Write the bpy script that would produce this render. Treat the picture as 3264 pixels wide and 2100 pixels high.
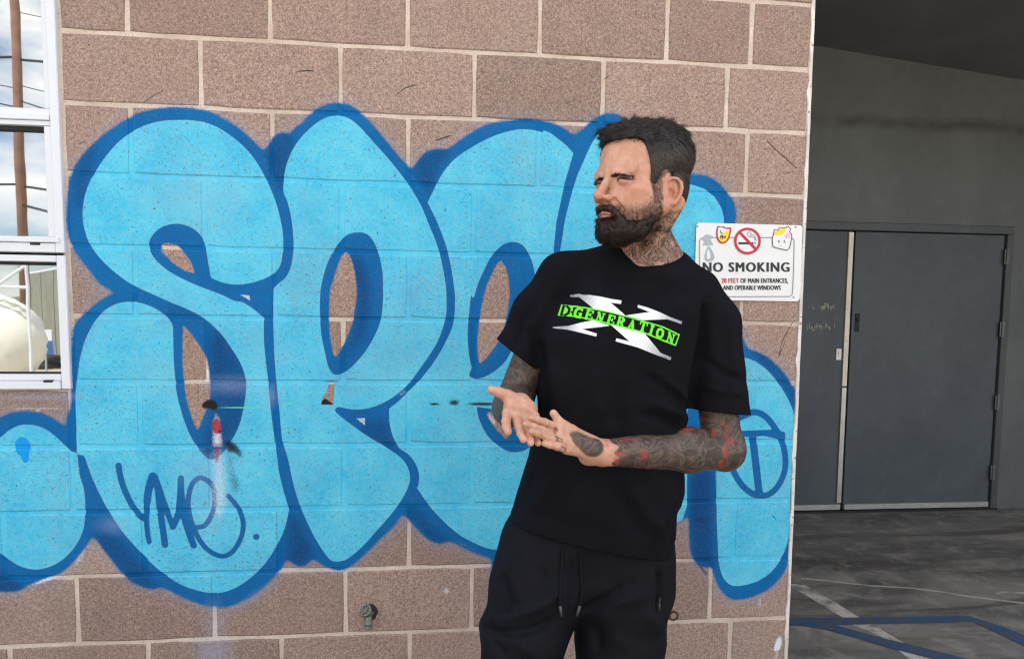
import bpy, bmesh, math, random
import numpy as np
from mathutils import Vector, Matrix
for o in list(bpy.data.objects):
    bpy.data.objects.remove(o)
SC = bpy.context.scene
COL = SC.collection
rng = random.Random(7)
nrng = np.random.default_rng(7)

# ------------------------------------------------------------------ camera
IMG_W, IMG_H, DS = 3264.0, 2100.0, 1.36341
CAM = np.array([0.90648, -2.19417, 1.40])
YAW, PITCH, ROLL, FPX, CX, CY = 0.10691, -0.07889, 0.00936, 2190.05, 1632.0, 1224.0
def cam_axes():
    cy, sy = math.cos(YAW), math.sin(YAW); cp, sp = math.cos(PITCH), math.sin(PITCH)
    cr, sr = math.cos(ROLL), math.sin(ROLL)
    f = np.array([sy*cp, cy*cp, sp]); r0 = np.array([cy, -sy, 0.0]); u0 = np.cross(r0, f)
    return cr*r0 + sr*u0, -sr*r0 + cr*u0, f
AR, AU, AF = cam_axes()
cam_data = bpy.data.cameras.new('camera')
cam = bpy.data.objects.new('camera', cam_data); COL.objects.link(cam)
cam.matrix_world = Matrix(((AR[0], AU[0], -AF[0], CAM[0]), (AR[1], AU[1], -AF[1], CAM[1]),
                           (AR[2], AU[2], -AF[2], CAM[2]), (0, 0, 0, 1)))
cam_data.sensor_width = 36.0
cam_data.lens = 36.0*FPX/IMG_W
cam_data.shift_y = (CY-IMG_H/2)/IMG_W
cam_data.clip_start = 0.05; cam_data.clip_end = 2000
SC.camera = cam

# ------------------------------------------------------------------ sky, sun, exposure
SUN_EL, SUN_AZ = math.radians(54), math.radians(-28)      # azimuth measured from +Y towards +X: the sun stands behind the building
world = bpy.data.worlds.new('World'); SC.world = world; world.use_nodes = True
wn, wl = world.node_tree.nodes, world.node_tree.links
wn.clear()
w_out = wn.new('ShaderNodeOutputWorld'); w_bg = wn.new('ShaderNodeBackground')
w_sky = wn.new('ShaderNodeTexSky'); w_sky.sky_type = 'NISHITA'; w_sky.sun_disc = False
w_sky.sun_elevation = SUN_EL; w_sky.sun_rotation = SUN_AZ
w_sky.air_density = 1.0; w_sky.dust_density = 1.6; w_sky.ozone_density = 1.0
w_bg.inputs['Strength'].default_value = 0.13
# scattered clouds, the same all over the sky
w_tc = wn.new('ShaderNodeTexCoord'); w_mp = wn.new('ShaderNodeMapping'); w_mp.inputs['Scale'].default_value = (1.0, 1.0, 2.6)
w_nz = wn.new('ShaderNodeTexNoise'); w_nz.inputs['Scale'].default_value = 3.1; w_nz.inputs['Detail'].default_value = 8; w_nz.inputs['Roughness'].default_value = 0.58
w_rp = wn.new('ShaderNodeValToRGB'); w_rp.color_ramp.elements[0].position = 0.40; w_rp.color_ramp.elements[1].position = 0.60
w_mx = wn.new('ShaderNodeMix'); w_mx.data_type = 'RGBA'; w_mx.inputs['B'].default_value = (8.0, 7.7, 7.3, 1)
wl.new(w_tc.outputs['Generated'], w_mp.inputs['Vector']); wl.new(w_mp.outputs['Vector'], w_nz.inputs['Vector'])
wl.new(w_nz.outputs['Fac'], w_rp.inputs['Fac']); wl.new(w_rp.outputs['Color'], w_mx.inputs['Factor'])
wl.new(w_sky.outputs['Color'], w_mx.inputs['A']); wl.new(w_mx.outputs['Result'], w_bg.inputs['Color'])
wl.new(w_bg.outputs['Background'], w_out.inputs['Surface'])

sun_data = bpy.data.lights.new('sun', 'SUN'); sun_data.energy = 3.6; sun_data.angle = math.radians(0.53); sun_data.color = (1.0, 0.94, 0.86)
sun = bpy.data.objects.new('sun', sun_data); COL.objects.link(sun)
sdir = Vector((math.sin(SUN_AZ)*math.cos(SUN_EL), math.cos(SUN_AZ)*math.cos(SUN_EL), math.sin(SUN_EL)))
sun.rotation_euler = sdir.to_track_quat('Z', 'Y').to_euler(); sun.location = (0, 8, 20)

SC.view_settings.view_transform = 'Standard'; SC.view_settings.look = 'None'
SC.view_settings.gamma = 1.0; SC.view_settings.use_curve_mapping = False
SC.view_settings.exposure = 1.3
SC.render.engine = 'CYCLES'
SC.cycles.max_bounces = 8; SC.cycles.use_denoising = True; SC.cycles.use_adaptive_sampling = False; SC.cycles.pixel_filter_type = 'BLACKMAN_HARRIS'; SC.cycles.filter_width = 1.15; SC.cycles.sample_clamp_indirect = 3.0

# ------------------------------------------------------------------ helpers
def px_ray(dx, dy):
    """direction through a point of the photograph, given on its 2394 x 1540 copy"""
    return AF + AR*((dx*DS-CX)/FPX) - AU*((dy*DS-CY)/FPX)
def on_y(dx, dy, y=0.0):
    d = px_ray(dx, dy); t = (y-CAM[1])/d[1]; return CAM + t*d
def on_z(dx, dy, z=0.0):
    d = px_ray(dx, dy); t = (z-CAM[2])/d[2]; return CAM + t*d

def props(o, label=None, cat=None, group=None, kind=None):
    if label: o['label'] = label
    if cat: o['category'] = cat
    if group: o['group'] = group
    if kind: o['kind'] = kind
    return o
def empty(name, loc=(0, 0, 0), parent=None, **kw):
    o = bpy.data.objects.new(name, None); COL.objects.link(o); o.location = loc
    o.empty_display_size = 0.1
    if parent: o.parent = parent
    return props(o, **kw)
def link_mesh(name, me, mat=None, parent=None, loc=None, smooth=False, **kw):
    o = bpy.data.objects.new(name, me); COL.objects.link(o)
    if mat: me.materials.append(mat)
    if parent: o.parent = parent
    if loc is not None: o.location = loc
    if smooth: me.polygons.foreach_set('use_smooth', [True]*len(me.polygons))
    return props(o, **kw)
def from_bm(name, bm, mat=None, parent=None, loc=None, smooth=False, **kw):
    bmesh.ops.recalc_face_normals(bm, faces=bm.faces)
    me = bpy.data.meshes.new(name); bm.to_mesh(me); bm.free()
    return link_mesh(name, me, mat, parent, loc, smooth, **kw)
def from_np(name, v, f, mat=None, parent=None, loc=None, smooth=False, **kw):
    me = bpy.data.meshes.new(name)
    v = np.asarray(v, np.float32); f = np.asarray(f, np.int32)
    n, k = f.shape
    me.vertices.add(len(v)); me.vertices.foreach_set('co', v.ravel())
    me.loops.add(n*k); me.loops.foreach_set('vertex_index', f.ravel())
    me.polygons.add(n); me.polygons.foreach_set('loop_start', np.arange(0, n*k, k, dtype=np.int32))
    me.polygons.foreach_set('loop_total', np.full(n, k, np.int32))
    me.update(calc_edges=True); me.validate()
    return link_mesh(name, me, mat, parent, loc, smooth, **kw)
def bm_box(bm, x0, x1, y0, y1, z0, z1, bevel=0.0, seg=1):
    r = bmesh.ops.create_cube(bm, size=1.0)
    vs = r['verts']
    for v in vs:
        v.co = Vector((x0+(v.co.x+.5)*(x1-x0), y0+(v.co.y+.5)*(y1-y0), z0+(v.co.z+.5)*(z1-z0)))
    if bevel > 0:
        es = list({e for v in vs for e in v.link_edges})
        bmesh.ops.bevel(bm, geom=es, offset=bevel, segments=seg, affect='EDGES', profile=0.5)
def box(name, x0, x1, y0, y1, z0, z1, mat, parent=None, bevel=0.0, seg=1, **kw):
    bm = bmesh.new(); bm_box(bm, x0, x1, y0, y1, z0, z1, bevel, seg)
    return from_bm(name, bm, mat, parent, **kw)
def bm_tube(bm, pts, rads, n=10, caps=True):
    pts = [Vector(p) for p in pts]
    if not hasattr(rads, '__len__'): rads = [rads]*len(pts)
    prev = None; rings = []
    up = Vector((0.13, 0.31, 0.94))
    for i, p in enumerate(pts):
        t = (pts[min(i+1, len(pts)-1)]-pts[max(i-1, 0)]).normalized()
        if prev is None:
            a = t.cross(up)
            if a.length < 1e-3: a = t.cross(Vector((1, 0, 0)))
        else:
            a = prev - t*prev.dot(t)
        a.normalize(); b = t.cross(a); prev = a
        rings.append([bm.verts.new(p+(a*math.cos(2*math.pi*k/n)+b*math.sin(2*math.pi*k/n))*rads[i]) for k in range(n)])
    for i in range(len(rings)-1):
        for k in range(n):
            bm.faces.new((rings[i][k], rings[i][(k+1) % n], rings[i+1][(k+1) % n], rings[i+1][k]))
    if caps:
        bm.faces.new(rings[0][::-1]); bm.faces.new(rings[-1])
def tube(name, pts, rads, mat, parent=None, n=10, **kw):
    bm = bmesh.new(); bm_tube(bm, pts, rads, n)
    return from_bm(name, bm, mat, parent, smooth=True, **kw)
def bm_prism(bm, poly, y0, y1, plane='xz'):
    """polygon extruded between two depths"""
    if plane == 'xz': f = lambda p, y: (p[0], y, p[1])
    else: f = lambda p, y: (p[0], p[1], y)
    a = [bm.verts.new(f(p, y0)) for p in poly]; b = [bm.verts.new(f(p, y1)) for p in poly]
    n = len(poly)
    bm.faces.new(a); bm.faces.new(b[::-1])
    for i in range(n): bm.faces.new((a[i], b[i], b[(i+1) % n], a[(i+1) % n]))
def lathe(bm, prof, n=16, axis_at=(0, 0, 0), M=None):
    rings = []
    for r, h in prof:
        ring = []
        for k in range(n):
            p = Vector((r*math.cos(2*math.pi*k/n), r*math.sin(2*math.pi*k/n), h))
            if M is not None: p = M @ p
            ring.append(bm.verts.new(p+Vector(axis_at)))
        rings.append(ring)
    for i in range(len(rings)-1):
        for k in range(n):
            bm.faces.new((rings[i][k], rings[i][(k+1) % n], rings[i+1][(k+1) % n], rings[i+1][k]))
    bm.faces.new(rings[0][::-1]); bm.faces.new(rings[-1])

class NT:
    """small wrapper for node materials"""
    def __init__(s, name):
        s.m = bpy.data.materials.new(name); s.m.use_nodes = True
        s.n, s.l = s.m.node_tree.nodes, s.m.node_tree.links
        s.bsdf = s.n['Principled BSDF']; s.out = s.n['Material Output']
        s.pos = s.n.new('ShaderNodeNewGeometry').outputs['Position']
    def obj(s):
        return s.n.new('ShaderNodeTexCoord').outputs['Object']
    def set(s, k, v):
        i = s.bsdf.inputs[k]
        if hasattr(v, 'is_output') or hasattr(v, 'links'): s.l.new(v, i)
        else: i.default_value = v
        return s
    def _in(s, sock, v):
        if hasattr(v, 'links'): s.l.new(v, sock)
        else: sock.default_value = v
    def noise(s, vec, scale, detail=3, rough=.5, dist=0.0, color=False):
        t = s.n.new('ShaderNodeTexNoise'); s.l.new(vec, t.inputs['Vector'])
        t.inputs['Scale'].default_value = scale; t.inputs['Detail'].default_value = detail
        t.inputs['Roughness'].default_value = rough; t.inputs['Distortion'].default_value = dist
        return t.outputs['Color' if color else 'Fac']
    def voro(s, vec, scale, out='Distance', feature='F1', rand=1.0):
        t = s.n.new('ShaderNodeTexVoronoi'); t.feature = feature; s.l.new(vec, t.inputs['Vector'])
        t.inputs['Scale'].default_value = scale; t.inputs['Randomness'].default_value = rand
        return t.outputs[out]
    def ramp(s, fac, stops, interp='LINEAR'):
        t = s.n.new('ShaderNodeValToRGB'); s.l.new(fac, t.inputs['Fac']); cr = t.color_ramp; cr.interpolation = interp
        while len(cr.elements) < len(stops): cr.elements.new(0.5)
        for e, (p, c) in zip(cr.elements, stops):
            e.position = p; e.color = (c, c, c, 1) if not hasattr(c, '__len__') else (*c, 1) if len(c) == 3 else c
        return t.outputs['Color']
    def math(s, op, a, b=0.0, clamp=False):
        t = s.n.new('ShaderNodeMath'); t.operation = op; t.use_clamp = clamp
        s._in(t.inputs[0], a); s._in(t.inputs[1], b); return t.outputs[0]
    def maprange(s, v, a, b, c=0.0, d=1.0):
        t = s.n.new('ShaderNodeMapRange'); s._in(t.inputs['Value'], v)
        for k, x in zip(('From Min', 'From Max', 'To Min', 'To Max'), (a, b, c, d)): t.inputs[k].default_value = x
        return t.outputs['Result']
    def mix(s, fac, a, b, mode='MIX'):
        t = s.n.new('ShaderNodeMix'); t.data_type = 'RGBA'; t.blend_type = mode
        s._in(t.inputs['Factor'], fac)
        for k, x in (('A', a), ('B', b)):
            if hasattr(x, 'links'): s.l.new(x, t.inputs[k])
            else: t.inputs[k].default_value = (*x, 1) if len(x) == 3 else x
        return t.outputs['Result']
    def mapping(s, vec, loc=(0, 0, 0), rot=(0, 0, 0), scale=(1, 1, 1)):
        t = s.n.new('ShaderNodeMapping'); s.l.new(vec, t.inputs['Vector'])
        t.inputs['Location'].default_value = loc; t.inputs['Rotation'].default_value = rot; t.inputs['Scale'].default_value = scale
        return t.outputs['Vector']
    def sep(s, vec):
        t = s.n.new('ShaderNodeSeparateXYZ'); s.l.new(vec, t.inputs[0]); return t.outputs
    def comb(s, x, y, z):
        t = s.n.new('ShaderNodeCombineXYZ')
        for i, v in enumerate((x, y, z)): s._in(t.inputs[i], v)
        return t.outputs[0]
    def rgb(s, img_sock):
        t = s.n.new('ShaderNodeSeparateColor'); s.l.new(img_sock, t.inputs[0]); return t.outputs
    def image(s, img, vec, ext='CLIP'):
        t = s.n.new('ShaderNodeTexImage'); t.image = img; t.extension = ext; s.l.new(vec, t.inputs['Vector']); return t.outputs
    def attr(s, name, out='Fac'):
        t = s.n.new('ShaderNodeAttribute'); t.attribute_name = name; return t.outputs[out]
    def bump(s, h, strength=.3, dist=.002, normal=None):
        t = s.n.new('ShaderNodeBump'); s.l.new(h, t.inputs['Height'])
        t.inputs['Strength'].default_value = strength; t.inputs['Distance'].default_value = dist
        if normal is not None: s.l.new(normal, t.inputs['Normal'])
        s.l.new(t.outputs['Normal'], s.bsdf.inputs['Normal']); return t.outputs['Normal']
def lin(r, g, b):
    """sRGB 0-255 to linear"""
    return tuple((c/255/12.92) if c/255 <= .04045 else ((c/255+.055)/1.055)**2.4 for c in (r, g, b))
def simple(name, col, rough=.6, metal=0.0, var=.12, scale=8.0, bump=0.0, bscale=200.0):
    t = NT(name); o = t.obj()
    nz = t.noise(o, scale, 5, .6)
    c = t.mix(t.maprange(nz, .3, .7), tuple(x*(1-var) for x in col), tuple(min(1, x*(1+var)) for x in col))
    t.set('Base Color', c).set('Roughness', rough).set('Metallic', metal)
    if bump > 0: t.bump(t.noise(o, bscale, 4, .6), bump, .002)
    return t.m
def np_image(name, arr):
    """arr: rows bottom to top, (h, w, 3) floats: becomes packed data for flat paint and print"""
    h, w = arr.shape[:2]
    im = bpy.data.images.new(name, w, h, alpha=False, float_buffer=False, is_data=True)
    px = np.ones((h, w, 4), np.float32); px[..., :3] = arr
    im.pixels.foreach_set(px.ravel()); im.update(); im.pack()
    return im
def blur(a, s):
    if s <= 0: return a
    r = int(3*s+1); k = np.exp(-.5*(np.arange(-r, r+1)/s)**2); k /= k.sum()
    p = np.pad(a, ((r, r), (0, 0)), 'edge'); o = sum(k[i]*p[i:i+a.shape[0]] for i in range(2*r+1))
    p = np.pad(o, ((0, 0), (r, r)), 'edge'); return sum(k[i]*p[:, i:i+a.shape[1]] for i in range(2*r+1))
def spline(pts, n=5, closed=True):
    P = np.array(pts, float); m = len(P); out = []
    idx = range(m if closed else m-1)
    for i in idx:
        if closed: p0, p1, p2, p3 = P[i-1], P[i], P[(i+1) % m], P[(i+2) % m]
        else: p0, p1, p2, p3 = P[max(i-1, 0)], P[i], P[i+1], P[min(i+2, m-1)]
        for k in range(n):
            t = k/n
            out.append(.5*((2*p1)+(-p0+p2)*t+(2*p0-5*p1+4*p2-p3)*t*t+(-p0+3*p1-3*p2+p3)*t**3))
    if not closed: out.append(P[-1])
    return np.array(out)
class Raster:
    """even-odd polygon fill with horizontal coverage on a metric canvas"""
    def __init__(s, x0, x1, z0, z1, res):
        s.x0, s.z0, s.res = x0, z0, res; s.w = int((x1-x0)/res); s.h = int((z1-z0)/res)
    def zeros(s): return np.zeros((s.h, s.w), np.float32)
    def fill(s, poly):
        P = (np.asarray(poly, float)-[s.x0, s.z0])/s.res
        a = s.zeros(); x1, y1 = P[:, 0], P[:, 1]; x2, y2 = np.roll(x1, -1), np.roll(y1, -1)
        j0, j1 = max(0, int(y1.min())-1), min(s.h, int(y1.max())+2)
        cols = np.arange(s.w+1)
        for j in range(j0, j1):
            for sub in (.25, .75):
                yy = j+sub
                m = (y1 <= yy) != (y2 <= yy)
                if not m.any(): continue
                xs = np.sort(x1[m]+(yy-y1[m])/(y2[m]-y1[m])*(x2[m]-x1[m]))
                for q in range(0, len(xs)-1, 2):
                    l, r = max(xs[q], 0), min(xs[q+1], s.w)
                    if r <= l: continue
                    il, ir = int(l), min(int(r), s.w-1)
                    if il == ir: a[j, il] += .5*(r-l)
                    else:
                        a[j, il] += .5*(il+1-l); a[j, ir] += .5*(r-ir)
                        if ir > il+1: a[j, il+1:ir] += .5
        return np.clip(a, 0, 1)
    def stroke(s, pts, width):
        P = np.asarray(pts, float)
        w = np.full(len(P), width) if not hasattr(width, '__len__') else np.asarray(width, float)
        a = s.zeros()
        gx = s.x0+(np.arange(s.w)+.5)*s.res; gz = s.z0+(np.arange(s.h)+.5)*s.res
        for i in range(len(P)-1):
            p, q = P[i], P[i+1]; r = max(w[i], w[i+1])/2+2*s.res
            ix = np.where((gx > min(p[0], q[0])-r) & (gx < max(p[0], q[0])+r))[0]; iz = np.where((gz > min(p[1], q[1])-r) & (gz < max(p[1], q[1])+r))[0]
            if not len(ix) or not len(iz): continue
            X, Z = np.meshgrid(gx[ix], gz[iz]); d = q-p; L = d@d+1e-12
            t = np.clip(((X-p[0])*d[0]+(Z-p[1])*d[1])/L, 0, 1)
            dist = np.hypot(X-p[0]-t*d[0], Z-p[1]-t*d[1]); rad = (w[i]*(1-t)+w[i+1]*t)/2
            c = np.clip((rad-dist)/s.res+.5, 0, 1)
            sl = np.ix_(iz, ix); a[sl] = np.maximum(a[sl], c)
        return a
# ------------------------------------------------------------------ spray paint on the block wall, drawn in wall metres
ZM = {'A': (0, 220, 3), 'B': (586.8, 220, 3), 'C': (0, 660.1, 3), 'D': (586.8, 660.1, 3), 'E': (0, 1026.8, 3), 'F': (586.8, 1026.8, 3),
      'Z': (1100.2, 220, 3), 'Y': (1540.3, 733.5, 1.909), 'P': (0, 0, 1)}
def trace(*segs):
    out = []
    for k, s in segs:
        ox, oy, q = ZM[k]; v = [float(t) for t in s.replace(',', ' ').split()]
        for i in range(0, len(v), 2):
            p = on_y(ox+v[i]/q, oy+v[i+1]/q); out.append((p[0], p[2]))
    return np.array(out)
WX0, WX1, WZ0, WZ1 = -0.72, 2.16, 0.30, 2.30
RS = Raster(WX0, WX1, WZ0, WZ1, 0.0011)
def poly(*segs, n=4): return RS.fill(spline(trace(*segs), n))
def sharp(*segs): return RS.fill(trace(*segs))
def stroke(w, *segs, n=4): return RS.stroke(spline(trace(*segs), n, closed=False), w)
outer = sharp(('A', '620,385 700,310 760,262 830,215 890,178 950,145 1015,125 1080,110 1140,100 1200,95 1265,94 1330,97 1390,106 1450,120 1505,143 1560,170 1620,205 1680,245 1730,288 1780,335 1850,410 1880,370 1900,330 1920,300 1945,282 1975,272 2010,276 2040,285 2080,225'),
    ('B', '350,220 390,170 430,130 475,100 520,80 560,68 600,65 645,69 690,80 725,99 760,125 800,163 840,205 880,250 920,300 965,352 1010,410 1045,450 1085,490 1120,540 1160,490 1180,458 1200,430 1228,408 1260,395 1290,388 1320,387 1350,388 1380,392 1415,365 1450,340 1500,303 1560,265 1610,237 1660,215 1720,200 1780,190 1840,182 1900,177 1960,178 2020,185 2070,193 2120,205'),
    ('Z', '600,215 640,235 680,262 720,290 770,265 800,235 830,210 858,183 890,160 920,146 960,138 1010,142 1050,150 1200,300 1560,570 1600,566 1640,570 1680,586 1720,610 1758,642 1790,680 1818,713 1840,750 1852,785 1860,820 1862,860 1850,890 1850,1000 1800,1500'),
    ('Y', '395,155 430,168 470,185 510,215 550,255 580,295 610,345 640,420 660,500 660,985 598,1000 593,1062 560,1150 530,1190 500,1220 460,1243 420,1260 380,1270 340,1275 310,1265 285,1240 268,1217 255,1190 245,1155 238,1128 200,1130 170,1115 150,1085 140,1050 136,980 135,900 120,905 105,920'),
    ('F', '1690,1000 1690,830 1625,812 1560,790 1480,752 1400,710 1330,730 1290,720 1250,705 1215,676 1180,640 1150,608 1120,580 1092,545 1065,515 1035,560 1000,610 950,655 900,700 850,752 800,800 750,848 700,885 665,908 630,920 595,918 560,905 525,890 490,870 460,850 430,830 400,870 375,885 350,890 320,882 290,865 268,848 245,835 215,900 185,935 150,970 105,1018 60,1060'),
    ('E', '1760,1105 1700,1130 1650,1153 1600,1170 1550,1175 1500,1170 1450,1163 1400,1150 1350,1132 1300,1110 1250,1086 1200,1060 1130,1030 1080,1050 1040,1044 1000,1030 950,1008 900,980 860,938 820,890 770,825 720,760 685,712 650,670 625,710 600,750 562,802 520,850 462,907 400,950 340,980 280,1000 235,1012 190,1020 160,1048 130,1060 95,1066 60,1065 0,1065 -150,1060'),
    ('C', '-150,960 0,950 40,930 80,915 140,905 200,905 250,910 300,920 340,938 380,960 410,980 440,1000 470,1030 465,940 490,900 503,760 500,620 498,550 500,480 503,410 510,340 525,298 550,260 582,228 620,200 658,163 700,130 760,96 820,70 760,45 700,10'),
    ('A', '650,1260 600,1200 558,1148 520,1090 495,1036 475,980 466,910 465,840 471,740 480,650 488,603 500,560 523,513 550,470 582,426'))
fill = poly(('A', '1250,185 1350,188 1450,205 1560,255 1670,335 1760,425 1830,530 1890,650 1940,780 1970,900 1985,1000 1983,1100 1965,1200 1920,1255 1850,1295 1750,1325 1650,1335 1560,1320 1482,1288 1480,1280 1465,1200 1450,1110 1430,1030 1390,970 1320,925 1230,908 1140,930 1075,980 1045,1040 1050,1090 1080,1150 1140,1210 1220,1265 1330,1320 1440,1365 1560,1410 1640,1450'),
    ('C', '1700,140 1780,190 1848,250 1850,256 1850,400 1860,520 1875,650 1890,800 1905,950 1925,1100 1945,1250'),
    ('E', '1960,250 1990,370 2024,488 2022,510 2010,570 1985,650 1940,740 1880,840 1800,930 1700,1010 1600,1060 1500,1075 1400,1060 1280,1020 1180,960 1080,880 980,780 880,670 800,560 730,440 670,320 620,200 600,135 585,110 550,105 540,80'),
    ('C', '535,1090 535,1000 530,900 530,760 545,650 565,520 600,400 650,300 700,230 760,180 840,145 930,137 1020,155 1100,190 1160,235 1205,290 1213,350 1215,500 1225,650 1240,780 1270,900 1310,1020 1360,1120 1420,1200 1480,1245 1560,1200 1630,1100 1680,1000 1710,880 1725,780 1725,680 1690,570 1630,470 1560,370 1480,290 1400,230 1300,180 1200,140'),
    ('A', '1100,1415 1000,1370 910,1325 820,1260 740,1190 670,1110 620,1030 590,930 580,830 595,720 630,620 680,530 750,430 830,340 930,265 1040,215 1150,190'), n=3)
fill = np.maximum(fill, poly(('B', '600,152 680,170 760,230 850,330 950,440 1040,550 1120,660 1190,780 1240,900 1290,1020 1325,1130 1350,1250 1365,1350 1370,1420'),
    ('D', '1370,200 1350,300 1310,410 1250,510 1180,610 1100,715 1000,800 900,855 800,885 700,888 620,872 592,884 590,905 640,950 720,1010 820,1080 920,1140 1000,1190 1060,1240 1100,1300 1115,1370'),
    ('F', '1105,320 1085,370 1030,460 960,550 880,640 790,740 700,820 640,850 570,850 520,800 450,690 390,570 340,450 300,320 270,180 250,100'),
    ('D', '220,1100 200,900 180,700 165,500 158,300 158,100 160,42'),
    ('B', '162,1358 200,1325 250,1280 285,1200 300,1080 295,960 280,850 255,750 230,690 232,600 250,500 290,400 350,310 430,230 510,175'), n=3))
fill = np.maximum(fill, sharp(('B', '1940,250 2000,258 2050,270'), ('Z', '510,255 560,275 620,320 670,360 720,415 705,468 690,520 675,570 660,620 645,690 630,760 615,830 600,900 590,1000 580,1110 900,1300 900,3200'),
    ('F', '1690,770 1645,757 1600,740 1540,712 1480,680 1430,642 1380,600 1335,557 1290,510 1255,468 1220,420 1192,380 1165,340'),
    ('D', '1175,1420 1180,1380 1180,1340 1168,1298 1150,1260 1127,1228 1100,1200 1040,1160 1010,1110 995,1075 985,1040 976,1000 970,960 970,885 1040,830 1120,750 1190,680 1270,580 1340,470 1395,360 1414,312 1425,260 1430,205 1432,150'),
    ('B', '1432,1410 1425,1350 1416,1285 1405,1220 1393,1158 1380,1100 1362,1040 1340,980 1315,917 1290,860 1240,760 1260,720 1280,680 1300,638 1320,600 1348,553 1380,510 1413,473 1450,440 1500,405 1550,375 1605,343 1660,315 1720,290 1780,270 1830,258 1880,250')))
fill = np.maximum(fill, sharp(('Z', '940,235 908,266 880,300 853,344 830,390 809,435 790,480 770,525 750,570 729,635 710,700 690,775 670,850 656,925 645,1000 630,1095 630,3000 1000,3200'), ('P', '1595,1215 1606,1180 1606,960 1690,800 1690,700 1693,510 1687,487 1670,460 1647,442 1620,433 1560,420 1500,300 1460,280')))
fill = np.maximum(fill, sharp(('Y', '380,196 398,200 425,210 450,225 476,245 500,270 527,301 550,335 572,372 590,410 604,450 618,500 640,560 640,900 594,1000 577,1000 571,1030 560,1060 542,1097 520,1130 497,1155 470,1175 437,1193 400,1205 363,1212 330,1212 310,1202 290,1180 278,1152 270,1120 265,1062 262,1000 259,925 258,850 256,720 255,600 300,400')))
fill = np.maximum(fill, poly(('C', '-100,1120 0,1088 60,1040 140,1002 230,1000 320,1030 400,1090 460,1150 500,1188 535,1195 545,1230'), ('E', '560,250 585,330 598,420 597,520 590,600 560,690 510,770 440,840 350,890 250,910 150,890 70,845 0,795 -120,700')))
dark = np.zeros_like(fill)
for p in (poly(('B', '745,968 820,985 870,1050 905,1150 925,1260 928,1380'), ('D', '928,120 915,250 880,350 820,460 740,560 660,630 590,648 545,600 515,480 490,350 482,200'), ('B', '485,1400 495,1330 530,1200 590,1080 660,995')),
          poly(('B', '1830,1035 1900,1055 1950,1120 1980,1200 1995,1300'), ('D', '2000,60 1970,200 1900,380 1830,480 1780,560 1700,630 1620,670 1560,675 1530,650 1545,600 1530,520 1520,420 1520,300 1535,150'), ('B', '1545,1400 1560,1430 1590,1330 1640,1220 1690,1130 1760,1060')),
          sharp(('D', '1580,870 1690,885 1800,890 2000,900 2050,1080 2000,1100 1960,1150 1930,1172 1900,1185 1860,1192 1820,1190 1780,1174 1740,1150 1704,1122 1670,1090 1643,1052 1620,1010 1602,968 1588,920')),
          stroke(.0225, ('Y', '340,475 385,452 430,438 478,460 522,515 553,580 565,655 557,715 528,772 490,805 455,810 415,800 368,760 330,695 315,640'), n=5),
          sharp(('Y', '340,522 520,515 565,528 565,568 470,545 340,552')), sharp(('Y', '400,540 435,540 465,800 430,800')),
          sharp(('E', '547,150 560,136 590,133 605,150 622,200 640,250 665,312 690,370 720,432 750,490 788,545 830,605 700,700 640,650 592,600 597,560 600,450 597,390 590,340 575,290 560,250')),
          stroke(.0195, ('E', '832,182 845,260 870,340 910,430 960,510 1005,556')),
          stroke([.024]*9+[.019]*12, ('E', '1072,255 1048,330 1033,430 1027,550 1033,650 1045,715')),
          stroke(.021, ('E', '1075,255 1105,330 1118,450 1133,560 1148,660 1158,738')), stroke(.018, ('E', '1090,260 1130,380 1168,490 1212,610')),
          stroke(.02, ('E', '1213,612 1245,540 1262,420 1270,270')), stroke(.021, ('E', '1268,300 1278,480 1300,570 1335,680 1360,742')),
          stroke(.0165, ('E', '1385,615 1440,600 1488,520 1505,420 1490,330 1450,285 1400,268 1350,310 1325,390 1322,480 1345,580 1388,680 1450,765 1540,815 1610,802 1662,745 1700,660 1705,570 1670,480 1600,395'), n=5),
          stroke(.021, ('E', '1797,681 1798,682'), n=1)):
    dark = np.maximum(dark, p)
bare = np.zeros_like(fill)
for p in (poly(('B', '665,1110 700,1150 730,1260 742,1380'), ('D', '738,130 725,200 715,270 680,370 640,450 592,522 565,440 550,330 548,200'), ('B', '555,1380 570,1330 600,1230 630,1150')),
          sharp(('B', '1752,1165 1785,1210 1797,1250 1805,1290 1811,1345 1815,1410'), ('D', '1813,95 1805,160 1799,210 1790,260 1777,310 1760,360 1732,417 1700,470 1670,507 1640,540 1605,572 1593,525 1590,480 1588,430 1590,380 1596,315 1605,250 1620,150'), ('B', '1650,1350 1680,1280 1700,1240 1720,1200')),
          sharp(('A', '1128,1062 1150,1050 1180,1045 1240,1058 1290,1110 1318,1146 1340,1180 1354,1218 1365,1258 1300,1240 1260,1216 1220,1190 1188,1160 1160,1130 1142,1096')),
          sharp(('C', '1284,298 1312,330 1340,360 1366,395 1390,430 1416,470 1440,510 1452,550 1460,590 1467,640 1470,680 1475,730 1475,780 1470,820 1460,860 1446,895 1430,930 1416,970 1400,1010 1385,1034 1372,1010 1360,980 1344,940 1330,900 1316,850 1305,800 1294,725 1285,650 1281,575 1280,500 1280,440 1282,380')),
          sharp(('D', '545,698 588,703 582,858 490,858 500,800 528,768'))*.8,
          sharp(('D', '1650,925 1670,908 1700,905 1780,960 1812,1080 1785,1097 1752,1062 1720,1030 1683,975'))):
    bare = np.maximum(bare, p)
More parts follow.
